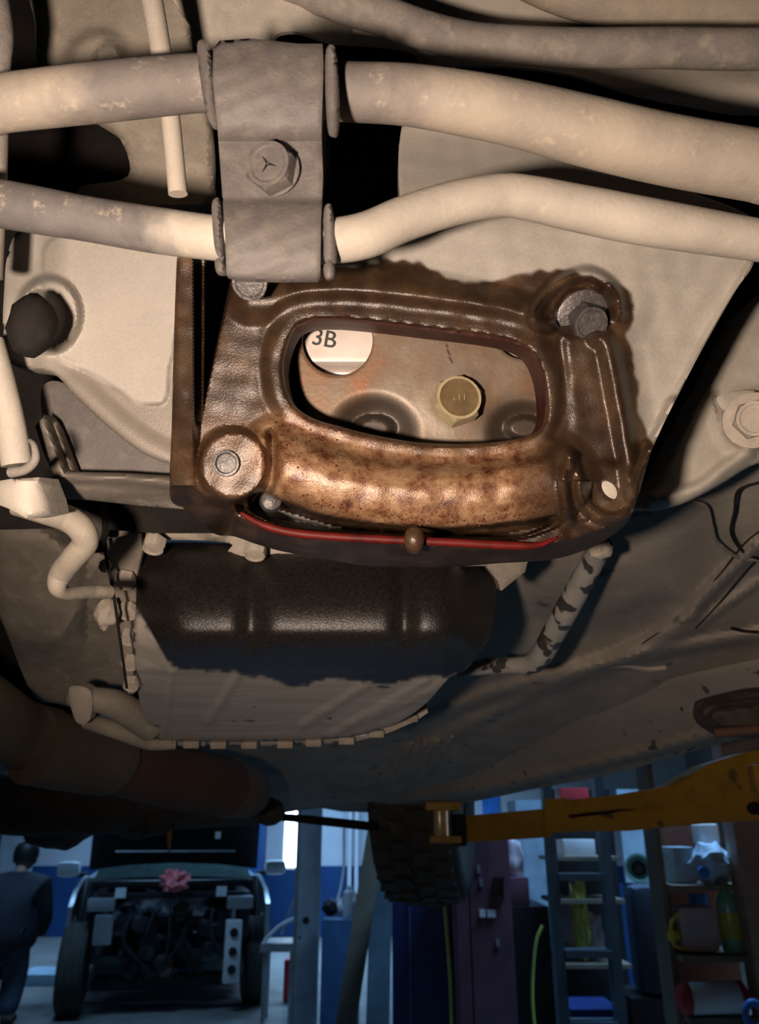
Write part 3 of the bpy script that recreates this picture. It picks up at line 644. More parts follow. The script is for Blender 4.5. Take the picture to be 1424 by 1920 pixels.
for x, y in ((310,1391),(360,1393),(412,1394),(470,1394),(535,1393),(590,1390),(650,1386),(705,1373),(768,1344)):
    boxm('rail_lug', P(x, y, 1.10), (0.022, 0.02, 0.010), M['panel_mid'], pan, rx=0.4, rz=0.1*math.sin(x), bev=0.002)
S1('side_flange', [(200,1010),(262,1000),(268,1030),(256,1080),(254,1150),(248,1210),(252,1300),(240,1300),(206,1090)], lambda x, y: 0.765+0.0005*(y-1000), 'panel_mid', pan, T=0.006, step=8, rnd=3, curve=False)
for x, y, d in ((236,1082,0.80),(242,1140,0.83),(244,1188,0.855),(246,1236,0.88),(248,1276,0.90)):
    bolt(P(x, y, d-0.004), -FV-UV*0.8+RV*0.1, 0.0105*min(1,1.1-0.001*(y-1080)), 0.010, M['bolt_dusty'], pan, name='rail_bolt', rot=y)
for x, y in ((291,1012),(480,1024)):
    bolt(P(x, y, 0.775), -FV-UV*1.2, 0.0115, 0.012, M['bolt_dusty'], pan, name='rail_bolt', rot=x)
# engine block flange above the pan
def bf_D(x, y):
    r, _ = pline(x, y, [(215,985),(300,975),(350,985),(420,1010)]); return 0.80-0.010*bump(r, 12)+0*x
S_('engine_block', [(120,930),(345,930),(520,1000),(960,1010),(940,1060),(470,1045),(430,1018),(300,1012),(262,1022),(205,1020),(190,960)], bf_D, 'block', 'sandy cast edge of the engine block above the black pan', 'engine block', T=0.04, step=8, rnd=5)
T_('vent_hose', [(205,960,0.74,5),(196,1000,0.74,4),(200,1050,0.745,3),(214,1120,0.75,3),(238,1290,0.80,2.5)], 'black', 'thin black cable running down beside the pan bolts', 'cable', ns=10)
tag(blob('cable_clip', P(197,1061,0.765), 0.006, M['bolt_dusty'], amp=0.2, sc=(1,1,1.1)), 'small dusty clip on the thin black cable', 'clip')
tag(blob('grimy_fitting', P(200,1148,0.80), 0.012, M['block'], amp=0.35, sc=(1.0,0.9,1.4), seed=4), 'knobbly dirt covered fitting at the end of the thin bent tube', 'fitting')
S_('wiring_cover', [(100,935),(180,938),(190,960),(188,1010),(165,1010),(140,970),(104,950)], lambda x, y: 0.72+0*x, 'grime', 'dark ribbed cover behind the bent tube at left', 'cover', T=0.02, step=10, rnd=4)
tag(lathe('round_plug', P(232,930,0.765)-FV*0, (-FV-UV*1.6), [(0.030,-0.01),(0.034,0),(0.034,0.008),(0.026,0.014)], M['panel'], ns=24), 'pale round cap above the left end of the pan', 'cap')

# ================================================================== LEFT HAND SIDE, behind the bent tube
def lf_D(x, y):
    h = 0.05*dome(x-70, 90)*ss(1260, 1180, y)*ss(960, 1010, y)
    r, _ = pline(x, y, [(180,1060),(150,1130),(120,1190),(90,1205)]); h = h+0.008*bump(r, 14)
    return 0.96+0.0008*(y-1000)-h
S_('transmission_side', [(-500,860),(-80,890),(-10,910),(60,960),(100,1010),(150,1040),(205,1060),(236,1300),(180,1330),(110,1320),(60,1300),(10,1180),(-40,1080),(-120,1000),(-500,1040)], lf_D, 'panel_mid', 'dull rounded casing behind the bent tube at lower left', 'casing', T=0.05, step=10, rnd=10)
S_('backing_shadow_panel', [(-260,880),(250,900),(262,1310),(180,1345),(60,1345),(-260,1345)], lambda x, y: 1.32+0*x, 'black', 'black sheet standing in for shade behind the rounded casing at lower left', 'shade sheet', T=0.01, step=40, rnd=0, curve=False)  # black backing painted as the shade behind the casing
T_('drive_arm', [(128,1306,1.03,6),(142,1308,1.02,20),(175,1310,1.02,22),(225,1325,1.04,28),(285,1365,1.08,26)], 'panel_mid', 'dusty curved arm reaching under the pan from the left', 'arm', ns=18)
S_('exhaust_hanger', [(130,1290),(170,1296),(168,1350),(142,1352)], lambda x, y: 1.0+0*x, 'block', 'small dusty hanger plate beside the curved arm', 'hanger', T=0.02, step=8, rnd=5)
T_('lower_strap', [(160,1352,1.06,14),(220,1370,1.06,16),(280,1394,1.09,12),(330,1396,1.1,9)], 'panel_mid', 'thin dusty strap below the curved arm', 'strap', ns=12)

# ================================================================== EXHAUST
ex = thing('exhaust', P(250,1440,1.25), 'thick dusty exhaust pipe with a rust brown catalyst section', 'exhaust')
tubep('front_pipe', [(-700,1080,0.95,125),(-240,1240,1.0,120),(-120,1300,1.02,100),(-20,1340,1.05,66),(30,1372,1.10,62),(90,1392,1.14,62)], M['exhaust'], ex, ns=28)
tubep('collar', [(60,1398,1.10,70),(130,1412,1.15,68),(200,1425,1.2,64),(212,1428,1.21,60)], M['exhaust'], ex, ns=28)
tubep('catalyst', [(196,1426,1.2,56),(260,1440,1.27,58),(340,1458,1.36,57),(420,1474,1.46,52),(432,1477,1.48,50)], M['rust'], ex, ns=28)
tubep('weld_band', [(196,1424,1.195,62),(206,1428,1.205,62)], M['rust'], ex, ns=28)
tubep('end_cone', [(424,1475,1.47,54),(440,1479,1.49,53),(462,1484,1.52,47),(478,1488,1.55,34),(484,1490,1.56,18)], M['exhaust'], ex, ns=28)
T_('axle_tube', [(-700,1480,1.7,52),(-120,1500,1.7,52),(60,1512,1.7,52),(200,1510,1.72,50),(330,1508,1.8,44),(470,1515,1.9,30),(520,1520,1.95,18)], 'grime', 'dark crossmember tube below the exhaust', 'crossmember', ns=20)
tag(blob('differential', P(112,1538,1.75), 0.078, M['grime'], amp=0.15, sc=(1.1,0.9,0.75), seed=3), 'dark rounded housing on the crossmember at lower left', 'differential')
tag(blob('hanger_lump', P(262,1540,1.75), 0.066, M['grime'], amp=0.18, sc=(1.3,0.8,0.55), seed=6), 'dark lumpy bracket on the crossmember under the catalyst', 'bracket')
T_('brake_cable', [(-60,1558,1.9,8),(60,1553,1.9,8),(120,1548,1.85,8)], 'black', 'black bar at the lower left edge in front of the pale wall', 'cable', ns=10)
T_('torsion_bar', [(470,1528,1.9,6),(540,1533,1.95,7),(620,1541,2.0,8),(700,1550,2.05,8)], 'black', 'thin black rod running to the rear tyre', 'rod', ns=12)
tag(blob('rod_bush', P(505,1526,1.9), 0.035, M['grime'], amp=0.12, sc=(1.1,0.9,0.75), seed=8), 'dark bush holding the thin black rod', 'bush')
st = thing('stand_hook', P(318,1570,1.6), 'small yellow ended hook hanging below the exhaust', 'hook')
tubep('hook_shaft', [(318,1525,1.76,3),(318,1552,1.74,5),(317,1580,1.74,4),(318,1592,1.74,2)], M['yellow'], st, ns=10)
tubep('hook_tip', [(318,1592,1.74,1.5),(319,1606,1.74,1.5)], M['black'], st, ns=8)

# ================================================================== FLOOR PAN, SILL and things on them
fp = plane3((800,950,0.93),(1400,950,0.90),(1000,1500,2.05))
def fl_D(x, y):
    h = np.zeros(np.shape(x)); base = fp(x, y)
    def rg(pts, w_, a, sm=True):
        nonlocal h
        q, _ = pline(x, y, pts, sm); h = h + a*bump(q, w_*1.35)
    rg([(1424,1020),(1320,1120),(1290,1160),(1180,1220),(1100,1250),(900,1310),(700,1390)], 16, 0.020)
    rg([(1424,1090),(1340,1150),(1300,1180),(1180,1235)], 10, 0.010)
    rg([(1424,1190),(1250,1220),(1100,1262),(960,1320),(800,1400)], 14, 0.016)
    for k in range(4): rg([(800+26*k-30,1400-4*k),(740+26*k-30,1470-4*k)], 7, 0.022, False)
    rg([(960,1100),(1040,1180),(1150,1190),(1240,1150)], 40, -0.018)
    h = h + 0.012*np.exp(-(np.hypot(x-1150, (y-1080)*1.3)/110)**2)
    h = h*1.5 + 0.007*fnoise(x, y, 150, 31)*np.clip(base, 0.5, 2)
    return base-h
S_('floor_pan', [(700,1010),(900,930),(1100,900),(1500,860),(2300,800),(2300,1260),(1424,1300),(1100,1400),(900,1450),(720,1500),(560,1520),(440,1540),(300,1540),(240,1400),(420,1380),(600,1390),(760,1300)], fl_D, 'under', 'dusty ribbed floor pan of the lifted car receding to the rear', 'floor pan', T=0.01, step=7, rnd=0, curve=False)
T_('sealant_bead', [(1090,1255,1.32,4),(1130,1246,1.30,9),(1170,1240,1.29,12),(1210,1250,1.30,10),(1250,1252,1.29,4)], 'block', 'flaking pale seam sealant on the floor pan', 'sealant', ns=10)
T_('sealant_bead', [(880,1348,1.7,3),(920,1343,1.68,8),(960,1350,1.68,7),(990,1358,1.68,3)], 'block', 'short flake of seam sealant farther back on the floor pan', 'sealant', ns=10)
# sill: lower body side, runs back along the car
def sl_D(x, y):
    base = plane3((1424,1200,1.18),(1424,1385,1.30),(880,1500,1.95))(x, y)
    q, _ = pline(x, y, [(1500,1338),(1424,1352),(1180,1416),(900,1480),(640,1512)], False); h = 0.012*bump(q, 15)*base
    lower = ss(0, 10, y-np.interp(x, [640,900,1180,1424,1500],[1516,1488,1424,1362,1346])); h = h-0.05*lower*base
    return base-h
S_('sill', [(2200,1060),(1560,1195),(1424,1235),(1300,1262),(1150,1300),(1000,1352),(860,1408),(720,1450),(600,1490),(585,1512),(640,1522),(720,1524),(800,1518),(890,1503),(1000,1480),(1100,1462),(1200,1438),(1320,1402),(1400,1382),(1560,1350),(2200,1240)], sl_D, 'sill', 'stone chipped sill of the lifted car with a folded lower seam', 'sill', T=0.03, step=8, rnd=4, curve=False)
def jp_D(x, y): return np.full(np.shape(x), 1.12)+0.05*ss(20, 0, sdf(x, y, jp))
jp = [(1316,1338),(1335,1318),(1460,1300),(1500,1380),(1424,1384),(1345,1378),(1320,1362)]
S_('jacking_point', jp, jp_D, 'grime', 'rust stained dark jacking pad on the sill at the right edge', 'jacking point', T=0.03, step=6, rnd=6)
T_('rusty_edge', [(1340,1374,1.125,9),(1400,1370,1.115,9),(1480,1360,1.11,9)], 'rust', 'rusty lip under the dark jacking pad', 'lip', ns=10)
# right side rail with its bolted mount
def rr_D(x, y):
    h = 0.02*bump(np.hypot(x-1400, y-790), 75)+0.010*ss(60, 45, np.hypot(x-1408, y-790))
    r, _ = pline(x, y, [(1230,935),(1310,915),(1370,870),(1440,830)]); h = h+0.010*bump(r, 20)
    r, _ = pline(x, y, [(1345,740),(1362,800),(1424,850)]); h = h-0.006*bump(r, 10)
    return 0.70-h
S_('mount_bracket', [(1232,905),(1260,850),(1300,770),(1345,690),(1375,625),(1424,560),(1520,500),(1800,420),(1800,840),(1520,860),(1424,868),(1350,910),(1280,945),(1216,958),(1205,940)], rr_D, 'panel', 'pale cast mount with a large bolt at the right edge', 'mount', T=0.04, step=5, rnd=10)
rb = bpy.data.objects['mount_bracket']
bolt(P(1412,788,0.672), -FV-RV*0.3, 0.017, 0.014, M['bolt_dusty'], rb, washer=0.024, rot=0.2)
S_('rail_hanger', [(1350,740),(1424,735),(1424,790),(1400,770),(1370,772),(1352,764)], lambda x, y: 0.685+0*x, 'panel', 'thin folded lug above the large right bolt', 'lug', T=0.006, step=8, rnd=3)
# wires and brake lines at right
def wire(pts, lab, d0=None, mat='black', n='brake_line', r=1.3): return T_(n, [(x, y, float(fp(x, y))-0.02 if d0 is None else d0, r) for x, y in pts], mat, lab, 'brake line', ns=8)
wire([(1440,985),(1395,1020),(1352,1075),(1300,1135),(1284,1160),(1230,1190),(1180,1225)], 'thin dark brake line with a loop, upper of the parallel pair at right')
wire([(1440,1030),(1400,1070),(1350,1130),(1305,1178)], 'thin dark brake line, lower of the parallel pair at right')
wire([(1424,905),(1385,920),(1378,960),(1372,1000),(1395,1035),(1430,1050)], 'thick black wire looping down the right edge', r=2.8, n='wire')
wire([(1298,940),(1325,950),(1335,985),(1345,1015),(1385,1045),(1430,1050)], 'thin grey cable hooked under the cast mount', mat='hose_grey', n='wire', r=3.5)
wire([(1372,1178),(1400,1184),(1450,1186)], 'short dark slot line near the right edge', r=3)
# anti-roll bar seen right of the pan
T_('link_rod', [(1128,1020,0.86,21),(1108,1060,0.90,22),(1076,1120,0.95,23),(1040,1185,1.0,22),(1018,1225,1.03,21),(998,1244,1.05,19),(960,1248,1.07,15),(910,1250,1.10,15),(862,1258,1.13,12)], 'oilrod', 'bent grey rod with black oil blotches right of the pan', 'rod', ns=22, k=8)
tag(blob('rod_joint', P(1126,1030,0.84), 0.012, M['block'], amp=0.25, sc=(1,1,0.9), seed=2), 'dusty joint at the top of the blotched rod', 'joint')
S_('engine_mount_foot', [(912,1062),(960,1050),(990,1052),(985,1072),(940,1108),(934,1090)], lambda x, y: 0.80+0*x, 'panel_dark', 'small grey foot between the pan and the blotched rod', 'foot', T=0.03, step=7, rnd=4, curve=False)

# ================================================================== REAR TYRE and YELLOW LIFT ARM
def wheel(name, c, R, W, yaw, lab, cat, tread=True, grp=None, hubm='steel', nb=30):
    ax = Vector((math.cos(yaw), math.sin(yaw), 0)); t = thing(name, c-Vector((0,0,R)), lab, cat, grp)
    pr = [(0.60*R,-0.44*W),(0.66*R,-0.50*W),(0.80*R,-0.54*W),(0.90*R,-0.51*W),(0.955*R,-0.45*W),(0.975*R,-0.36*W),(0.985*R,0),(0.975*R,0.36*W),(0.955*R,0.45*W),(0.90*R,0.51*W),(0.80*R,0.54*W),(0.66*R,0.50*W),(0.60*R,0.44*W)]
    x, y, a = frame_of(ax, Vector((0,0,1))); ns = 56; V = []; F = []
    for r, h in pr:
        for j in range(ns): q = 2*math.pi*j/ns; V.append(c+(x*math.cos(q)+y*math.sin(q))*r+a*h)
    n = len(pr)
    for i in range(n):
        for j in range(ns): F.append([i*ns+j, i*ns+(j+1) % ns, ((i+1) % n)*ns+(j+1) % ns, ((i+1) % n)*ns+j])
    ty = obj('tyre', V, fixn(V, F), M['rubber'], t)
    lathe('rim', c, ax, [(0.60*R,-0.42*W),(0.57*R,-0.44*W),(0.55*R,-0.2*W),(0.2*R,-0.05*W),(0.2*R,0.05*W),(0.55*R,0.2*W),(0.57*R,0.44*W),(0.6*R,0.42*W)], M[hubm], t, ns=32)
    if tread:
        V0 = None
        for k in range(nb):
            for row, (h0, wd) in enumerate(((-0.36,0.2),(-0.12,0.19),(0.12,0.19),(0.36,0.2))):
                q = 2*math.pi*(k+0.5*(row % 2))/nb; up = x*math.cos(q)+y*math.sin(q); tn = a.cross(up)
                m_ = None; bc = c+up*(0.985*R-(0.008 if row in (0, 3) else 0))+a*h0*W
                hx, hy, hz = wd*W*0.46, math.pi*R/nb*0.66, 0.010
                sk = 0.35*(1 if row % 2 else -1)
                Vb = [bc+a*(i*hx+j*hy*sk)+tn*(j*hy)+up*kz for i in (-1,1) for j in (-1,1) for kz in (-hz, hz)]
                obj('tread_block', Vb, [[0,1,3,2],[4,6,7,5],[0,4,5,1],[2,3,7,6],[0,2,6,4],[1,5,7,3]], M['rubber'], t, 0)
    return t
wheel('rear_wheel', P(798,1476,2.52), 0.335, 0.235, -0.22, 'large hanging rear tyre with blocky tread under the lifted car', 'wheel', nb=34, hubm='grime')
arm = thing('vehicle_lift', P(1250,1540,1.75), 'yellow steel telescoping arm of the two post lift', 'lift arm')
A = lambda x, y, d: P(x, y, d)
def armbox(n, x0, y0t, y0b, d0, x1, y1t, y1b, d1, th=0.10):
    p = [P(x0,y0t,d0), P(x1,y1t,d1), P(x1,y1b,d1), P(x0,y0b,d0)]; return quadbox(n, p, Vector((0.02, th, 0.0)), M['yellow'], arm)
armbox('inner_tube', 868, 1530, 1580, 2.12, 1035, 1515, 1570, 1.95)
armbox('collar', 1022, 1498, 1560, 1.93, 1062, 1496, 1562, 1.90, 0.13)
def oa_D(x, y):
    q, _ = segd(x, y, (1068,1530), (1280,1506)); return np.interp(x, [1040,1500,1800], [1.92,1.50,1.30])+0.006*ss(5, 2, q)
sheet('outer_tube', [(1050,1502),(1160,1490),(1262,1472),(1330,1432),(1400,1410),(1500,1395),(1800,1360),(1800,1505),(1424,1538),(1300,1546),(1180,1558),(1052,1560)], oa_D, M['yellow'], arm, T=0.10, step=7, rnd=3, curve=False, ext=Vector((0,1,0)))
lathe('arm_bolt', P(1412,1516,1.545), Vector((0,-1,0)), [(0.012,0),(0.012,0.012),(0.008,0.016)], M['black'], arm, ns=10)
tubep('arm_slot', [(1068,1531,1.895,3),(1180,1518,1.80,3),(1284,1506,1.715,3)], M['black'], arm, ns=8)
lathe('pad_screw', P(826,1575,2.1), (0,0,1), [(0.014,0),(0.017,0.004),(0.017,0.10),(0.014,0.105)], M['zinc'], arm, ns=20)
lathe('pad_screw_shine', P(840,1570,2.1), (0,0,1), [(0.010,0),(0.010,0.085)], M['steel'], arm, ns=16)
boxm('fork_plate', P(834,1574,2.12), (0.085,0.09,0.018), M['yellow'], arm, bev=0.004)
boxm('fork_plate', P(830,1512,2.12), (0.095,0.09,0.022), M['yellow'], arm, bev=0.004)
boxm('arm_link', P(862,1556,2.13), (0.03,0.08,0.08), M['black'], arm, bev=0.004)
boxm('yellow_catch', P(1420,1460,1.5), (0.02,0.03,0.05), M['yellow'], arm, bev=0.004)

# ================================================================== GARAGE
def struct(o): o['kind'] = 'structure'; return o
G = {}
G['floor'] = dusty('concrete_floor', (0.13,0.13,0.12,1), (0.22,0.22,0.20,1), (0.08,0.08,0.075,1), 2.0, 0.6, bd=0.001, fine=60)
G['white'] = dusty('white_plaster', (0.50,0.52,0.55,1), (0.62,0.64,0.66,1), None, 1.2, 0.8, fine=40)
G['dark_unseen'] = dusty('dark_unseen_plaster', (0.16,0.15,0.14,1), (0.24,0.23,0.21,1), None, 1.2, 0.8, fine=40)  # for the unseen walls and ceiling, darkened to cut blue bounce light
G['blue'] = dusty('blue_wall_paint', (0.010,0.045,0.14,1), (0.016,0.065,0.19,1), None, 2.0, 0.5, fine=40)
G['bench'] = plain('blue_bench_paint', (0.05,0.13,0.27), 0.5)
G['navy'] = plain('navy_cabinet_paint', (0.012,0.032,0.14), 0.4)
G['maroon'] = plain('maroon_cabinet_paint', (0.14,0.06,0.085), 0.45)
G['post'] = plain('grey_post_paint', (0.33,0.36,0.38), 0.5)
G['wood'] = plain('old_wood', (0.20,0.17,0.12), 0.7)
G['brown'] = plain('brown_board', (0.42,0.27,0.20), 0.6)
G['terra'] = plain('terracotta_board', (0.36,0.15,0.10), 0.7)
G['blk'] = plain('black_plastic', (0.012,0.012,0.014), 0.5)
G['dark'] = plain('dark_engine_parts', (0.02,0.022,0.026), 0.5, var=0.5)
G['silver'] = plain('silver_car_paint', (0.30,0.34,0.36), 0.25, 0.4)
G['mirror'] = plain('pale_mirror_shell', (0.62,0.68,0.70), 0.3, 0.2)
G['glass'] = plain('tinted_windscreen', (0.03,0.05,0.045), 0.9, 0.0, 0.03)
G['wht'] = plain('white_plastic', (0.75,0.77,0.78), 0.5, var=0.1)
G['grey'] = plain('grey_metal', (0.30,0.32,0.33), 0.45, 0.3)
G['pink'] = plain('red_cloth', (0.95,0.22,0.24), 0.8)
G['clear'] = plain('cloudy_plastic', (0.55,0.48,0.52), 0.3, var=0.15)
G['green'] = plain('green_bottle', (0.20,0.50,0.40), 0.25)
G['ygr'] = plain('yellow_green_liquid', (0.50,0.55,0.12), 0.3)
G['yel'] = plain('yellow_plastic', (0.75,0.55,0.05), 0.4)
G['bluep'] = plain('blue_plastic', (0.06,0.22,0.62), 0.3)
G['redp'] = plain('red_plastic', (0.5,0.04,0.05), 0.4)
G['jacket'] = plain('dark_jacket', (0.020,0.024,0.034), 0.8)
G['jeans'] = plain('dark_jeans', (0.045,0.065,0.10), 0.85)
G['skin'] = plain('skin', (0.45,0.27,0.2), 0.6, var=0.1)
G['tube'] = plain('lit_lamp_tube', (0.75,0.88,1.0), 0.4, var=0.01, emit=7)
G['lad'] = plain('blue_grey_ladder', (0.10,0.16,0.20), 0.5)
G['pale'] = plain('pale_blue_board', (0.35,0.48,0.58), 0.6)

def xz(px, py, Y): p = QY(px, py, Y); return p.x, p.z
X0, X1, Y0, Y1, ZC = -5.6, 4.6, -2.5, 12.4, 4.4
struct(boxm('floor', ((X0+X1)/2,(Y0+Y1)/2,-0.05), (X1-X0,Y1-Y0,0.1), G['floor']))
struct(boxm('ceiling', ((X0+X1)/2,(Y0+Y1)/2,ZC+0.05), (X1-X0,Y1-Y0,0.1), G['dark_unseen']))
struct(boxm('wall_left', (X0-0.05,(Y0+Y1)/2,ZC/2), (0.1,Y1-Y0,ZC), G['dark_unseen']))
struct(boxm('wall_right', (X1+0.05,(Y0+Y1)/2,ZC/2), (0.1,Y1-Y0,ZC), G['dark_unseen']))
struct(boxm('wall_front', ((X0+X1)/2,Y0-0.05,ZC/2), (X1-X0,0.1,ZC), G['dark_unseen']))
struct(boxm('wall_back', ((X0+X1)/2,Y1+0.05,ZC/2), (X1-X0,0.1,ZC), G['white']))
DZ = 0.90
struct(boxm('trim_1', ((X0+X1)/2,Y1-0.02,DZ/2), (X1-X0-0.1,0.04,DZ), G['blue']))
struct(boxm('trim_2', (X0+0.02,(Y0+Y1)/2,DZ/2), (0.04,Y1-Y0,DZ), G['blue']))
struct(boxm('trim_3', (xz(480,1600,11.9)[0],11.9,ZC/2), (0.24,0.3,ZC), G['blue']))
struct(boxm('trim_4', (xz(32,1600,11.9)[0],11.9,ZC/2), (0.36,0.3,ZC), G['post']))
for k, px in enumerate((655, 668)): struct(boxm('trim_%d' % (5+k), (xz(px,1600,12.0)[0],12.25,ZC/2), (0.05,0.12,ZC), G['white']))

# fluorescent tube standing upright beside the post
lt = thing('wall_lamp', QY(543,1632,11.6), 'bright upright fluorescent lamp beside the grey lift post', 'lamp')
x_, z0 = xz(543,1630,11.6); z1 = xz(543,1480,11.6)[1]
boxm('lamp_housing', (x_,11.66,(z0+z1)/2), (0.20,0.05,z1-z0), G['post'], lt)
for dx in (-0.045, 0.045): sweep('lamp_tube', [(x_+dx,11.60,z0+0.03),(x_+dx,11.60,z1-0.02)], 0.034, G['tube'], lt, ns=12)

# lift post
Yp = 6.6; xa = xz(557,1750,Yp)[0]; xb = xz(597,1750,Yp)[0]; wp = xb-xa
ps = thing('lift_post', ((xa+xb)/2, Yp, 0), 'tall grey steel lift post with a round hole', 'lift post')
boxm('column', ((xa+xb)/2, Yp+wp/2, 1.6), (wp, wp, 3.2), G['post'], ps, bev=0.012)
boxm('base_plate', ((xa+xb)/2, Yp+wp/2, 0.012), (wp*2.2, wp*2.2, 0.024), G['post'], ps)
for py, r in ((1726,0.026),(1758,0.010)):
    p = QY(574 if r > 0.02 else 562, py, Yp); lathe('post_hole', (p.x, Yp+0.002, p.z), (0,-1,0), [(r,0),(r,0.003),(r*0.8,0.003)], G['blk'], ps, ns=16)
boxm('side_channel', (xa-0.02, Yp+wp*0.6, 1.6), (0.03, 0.06, 3.2), G['grey'], ps)

# ------------------------------------------------------------------ white car with its front end off
car = thing('dismantled_car', (-1.82, 7.6, 0), 'silver car with open black bonnet and its front bumper removed', 'car')
cx = -1.80; yf = 7.25
def prism_yz(name, prof, x0, x1, mat, parent, bev=0):
    V = [Vector((x0, a, b)) for a, b in prof]+[Vector((x1, a, b)) for a, b in prof]; n = len(prof)
    F = [list(range(n)), list(range(n, 2*n))[::-1]]+[[i, (i+1) % n, n+(i+1) % n, n+i] for i in range(n)]
    return obj(name, V, fixn(V, F), mat, parent, 30)
def arch(c, r, z, n=8): return [(c+r*math.cos(math.pi-i*math.pi/n), z+r*math.sin(math.pi-i*math.pi/n)) for i in range(n+1)]
fend = [(yf+0.14,0.62),(yf+0.12,0.78),(yf+0.35,0.88),(yf+0.9,0.95),(yf+1.2,0.97),(yf+1.2,0.25)]+[(a, b) for a, b in arch(yf+0.42, 0.36, 0.34)][::-1]
for s in (-1, 1):
    x0 = cx+s*0.79; V = []
    prism_yz('fender', fend, x0, x0+s*0.035, G['silver'], car)
prism_yz('lower_body', [(yf+1.2,0.22),(yf+1.2,0.95),(yf+3.9,0.98),(yf+4.15,0.92),(yf+4.15,0.30)], cx-0.80, cx+0.80, G['silver'], car)
prism_yz('cabin', [(yf+1.3,0.94),(yf+1.95,1.37),(yf+3.1,1.39),(yf+3.8,0.97)], cx-0.56, cx+0.56, G['silver'], car)
V = [(cx-0.74,yf+1.14,0.93),(cx-0.4,yf+1.06,0.95),(cx,yf+1.03,0.96),(cx+0.4,yf+1.06,0.95),(cx+0.74,yf+1.14,0.93),(cx+0.60,yf+1.86,1.37),(cx+0.3,yf+1.8,1.39),(cx,yf+1.78,1.40),(cx-0.3,yf+1.8,1.39),(cx-0.60,yf+1.86,1.37)]
V = V+[(a, b+0.02, c-0.02) for a, b, c in V]; n = 10
obj('windscreen', V, fixn(V, [[0,1,8,9],[1,2,7,8],[2,3,6,7],[3,4,5,6],[19,18,11,10],[18,17,12,11],[17,16,13,12],[16,15,14,13]]+[[i,(i+1)%10,10+(i+1)%10,10+i] for i in range(10)]), G['glass'], car)
# raised bonnet, its inner side toward us
hz = [(cx-0.78,yf+1.02,1.02),(cx-0.4,yf+0.95,1.065),(cx,yf+0.93,1.08),(cx+0.4,yf+0.95,1.065),(cx+0.78,yf+1.02,1.02),(cx+0.74,yf+0.42,1.92),(cx,yf+0.34,1.96),(cx-0.74,yf+0.42,1.92)]
V = [Vector(p) for p in hz]+[Vector(p)+Vector((0,0.035,0.02)) for p in hz]
bn = obj('bonnet', V, fixn(V, [[0,1,6,7],[1,2,6],[2,3,6],[3,4,5,6],[15,14,9,8],[14,10,9],[14,11,10],[14,13,12,11]]+[[i,(i+1)%8,8+(i+1)%8,8+i] for i in range(8)]), G['blk'], car)
ORG['bonnet'] = ORG[car.name]
def sub(o, par): o.parent = par; return o
for z, w_ in ((1.18,1.1),(1.42,0.9)):
    t = (z-0.98)/0.95; boxm('bonnet_rib', (cx, yf+0.98-0.6*t-0.01, z), (w_, 0.02, 0.012), G['grey'], bn, rx=-0.56)
p = QY(424,1566,yf+0.70); boxm('bonnet_label', (p.x, yf+0.66, p.z), (0.05,0.01,0.06), G['wht'], bn)
# bulkhead, inner wings, crossmember and engine lumps
boxm('bulkhead', (cx, yf+1.05, 0.62), (1.5, 0.06, 0.62), G['dark'], car)
boxm('slam_panel', (cx, yf+0.08, 0.86), (1.18, 0.06, 0.05), G['blk'], car, bev=0.01)
boxm('cowl', (cx, yf+0.92, 0.90), (1.42, 0.12, 0.07), G['blk'], car, bev=0.02)
for s in (-1, 1):
    boxm('inner_wing', (cx+s*0.60, yf+0.52, 0.70), (0.10, 0.85, 0.36), G['dark'], car, bev=0.02)
    boxm('headlamp_mount', (cx+s*0.56, yf+0.06, 0.80), (0.22, 0.14, 0.10), G['grey'], car, bev=0.02)
    mi = boxm('door_mirror', (cx+s*0.99, yf+1.30, 1.02), (0.22, 0.13, 0.14), G['mirror'], car, bev=0.06)
    boxm('mirror_stalk', (cx+s*0.86, yf+1.32, 0.97), (0.10, 0.05, 0.04), G['blk'], mi, bev=0.01)
    lathe('strut', (cx+s*0.58, yf+0.40, 0.40), (0,0,1), [(0.05,0),(0.07,0.1),(0.06,0.3),(0.03,0.42)], G['grey'], car, ns=12)
for sx in (-0.42, 0.40): boxm('white_label', (cx+sx, yf+0.04, 0.885), (0.085, 0.02, 0.075), G['wht'], car)
leg = boxm('chassis_leg', (cx+0.52, yf+0.02, 0.44), (0.13, 0.10, 0.46), G['wht'], car, bev=0.01, rx=0.05)
for z in (0.58, 0.44, 0.31): lathe('leg_hole', (cx+0.52, yf-0.035-0.05*(z-0.44), z), (0,-1,0), [(0.035,0),(0.035,0.004),(0.03,0.004)], G['blk'], leg, ns=14)
boxm('chassis_leg', (cx-0.52, yf+0.02, 0.62), (0.15, 0.12, 0.22), G['grey'], car, bev=0.02)
eng = blob('engine', (cx-0.05, yf+0.50, 0.56), 0.40, G['dark'], car, amp=0.35, freq=14, sc=(1.15,0.8,0.72), seed=5, sub=4)
for i in range(26):
    x = cx+rng.uniform(-0.45,0.42); z = rng.uniform(0.26,0.80); mt = [G['dark'],G['dark'],G['blk'],G['dark'],M['rust'],][rng.integers(5)]
    if i % 2: lathe('engine_pulley', (x, yf+0.10, z), (rng.uniform(-.2,.2),-1,rng.uniform(-.2,.2)), [(0.05,0),(0.06,0.01),(0.06,0.04),(0.03,0.05)], mt, car, ns=14)
    else: boxm('engine_block_part', (x, yf+0.13, z), (rng.uniform(.06,.16),0.08,rng.uniform(.05,.12)), mt, car, rz=rng.uniform(-.3,.3), ry=rng.uniform(-.4,.4), bev=0.01)
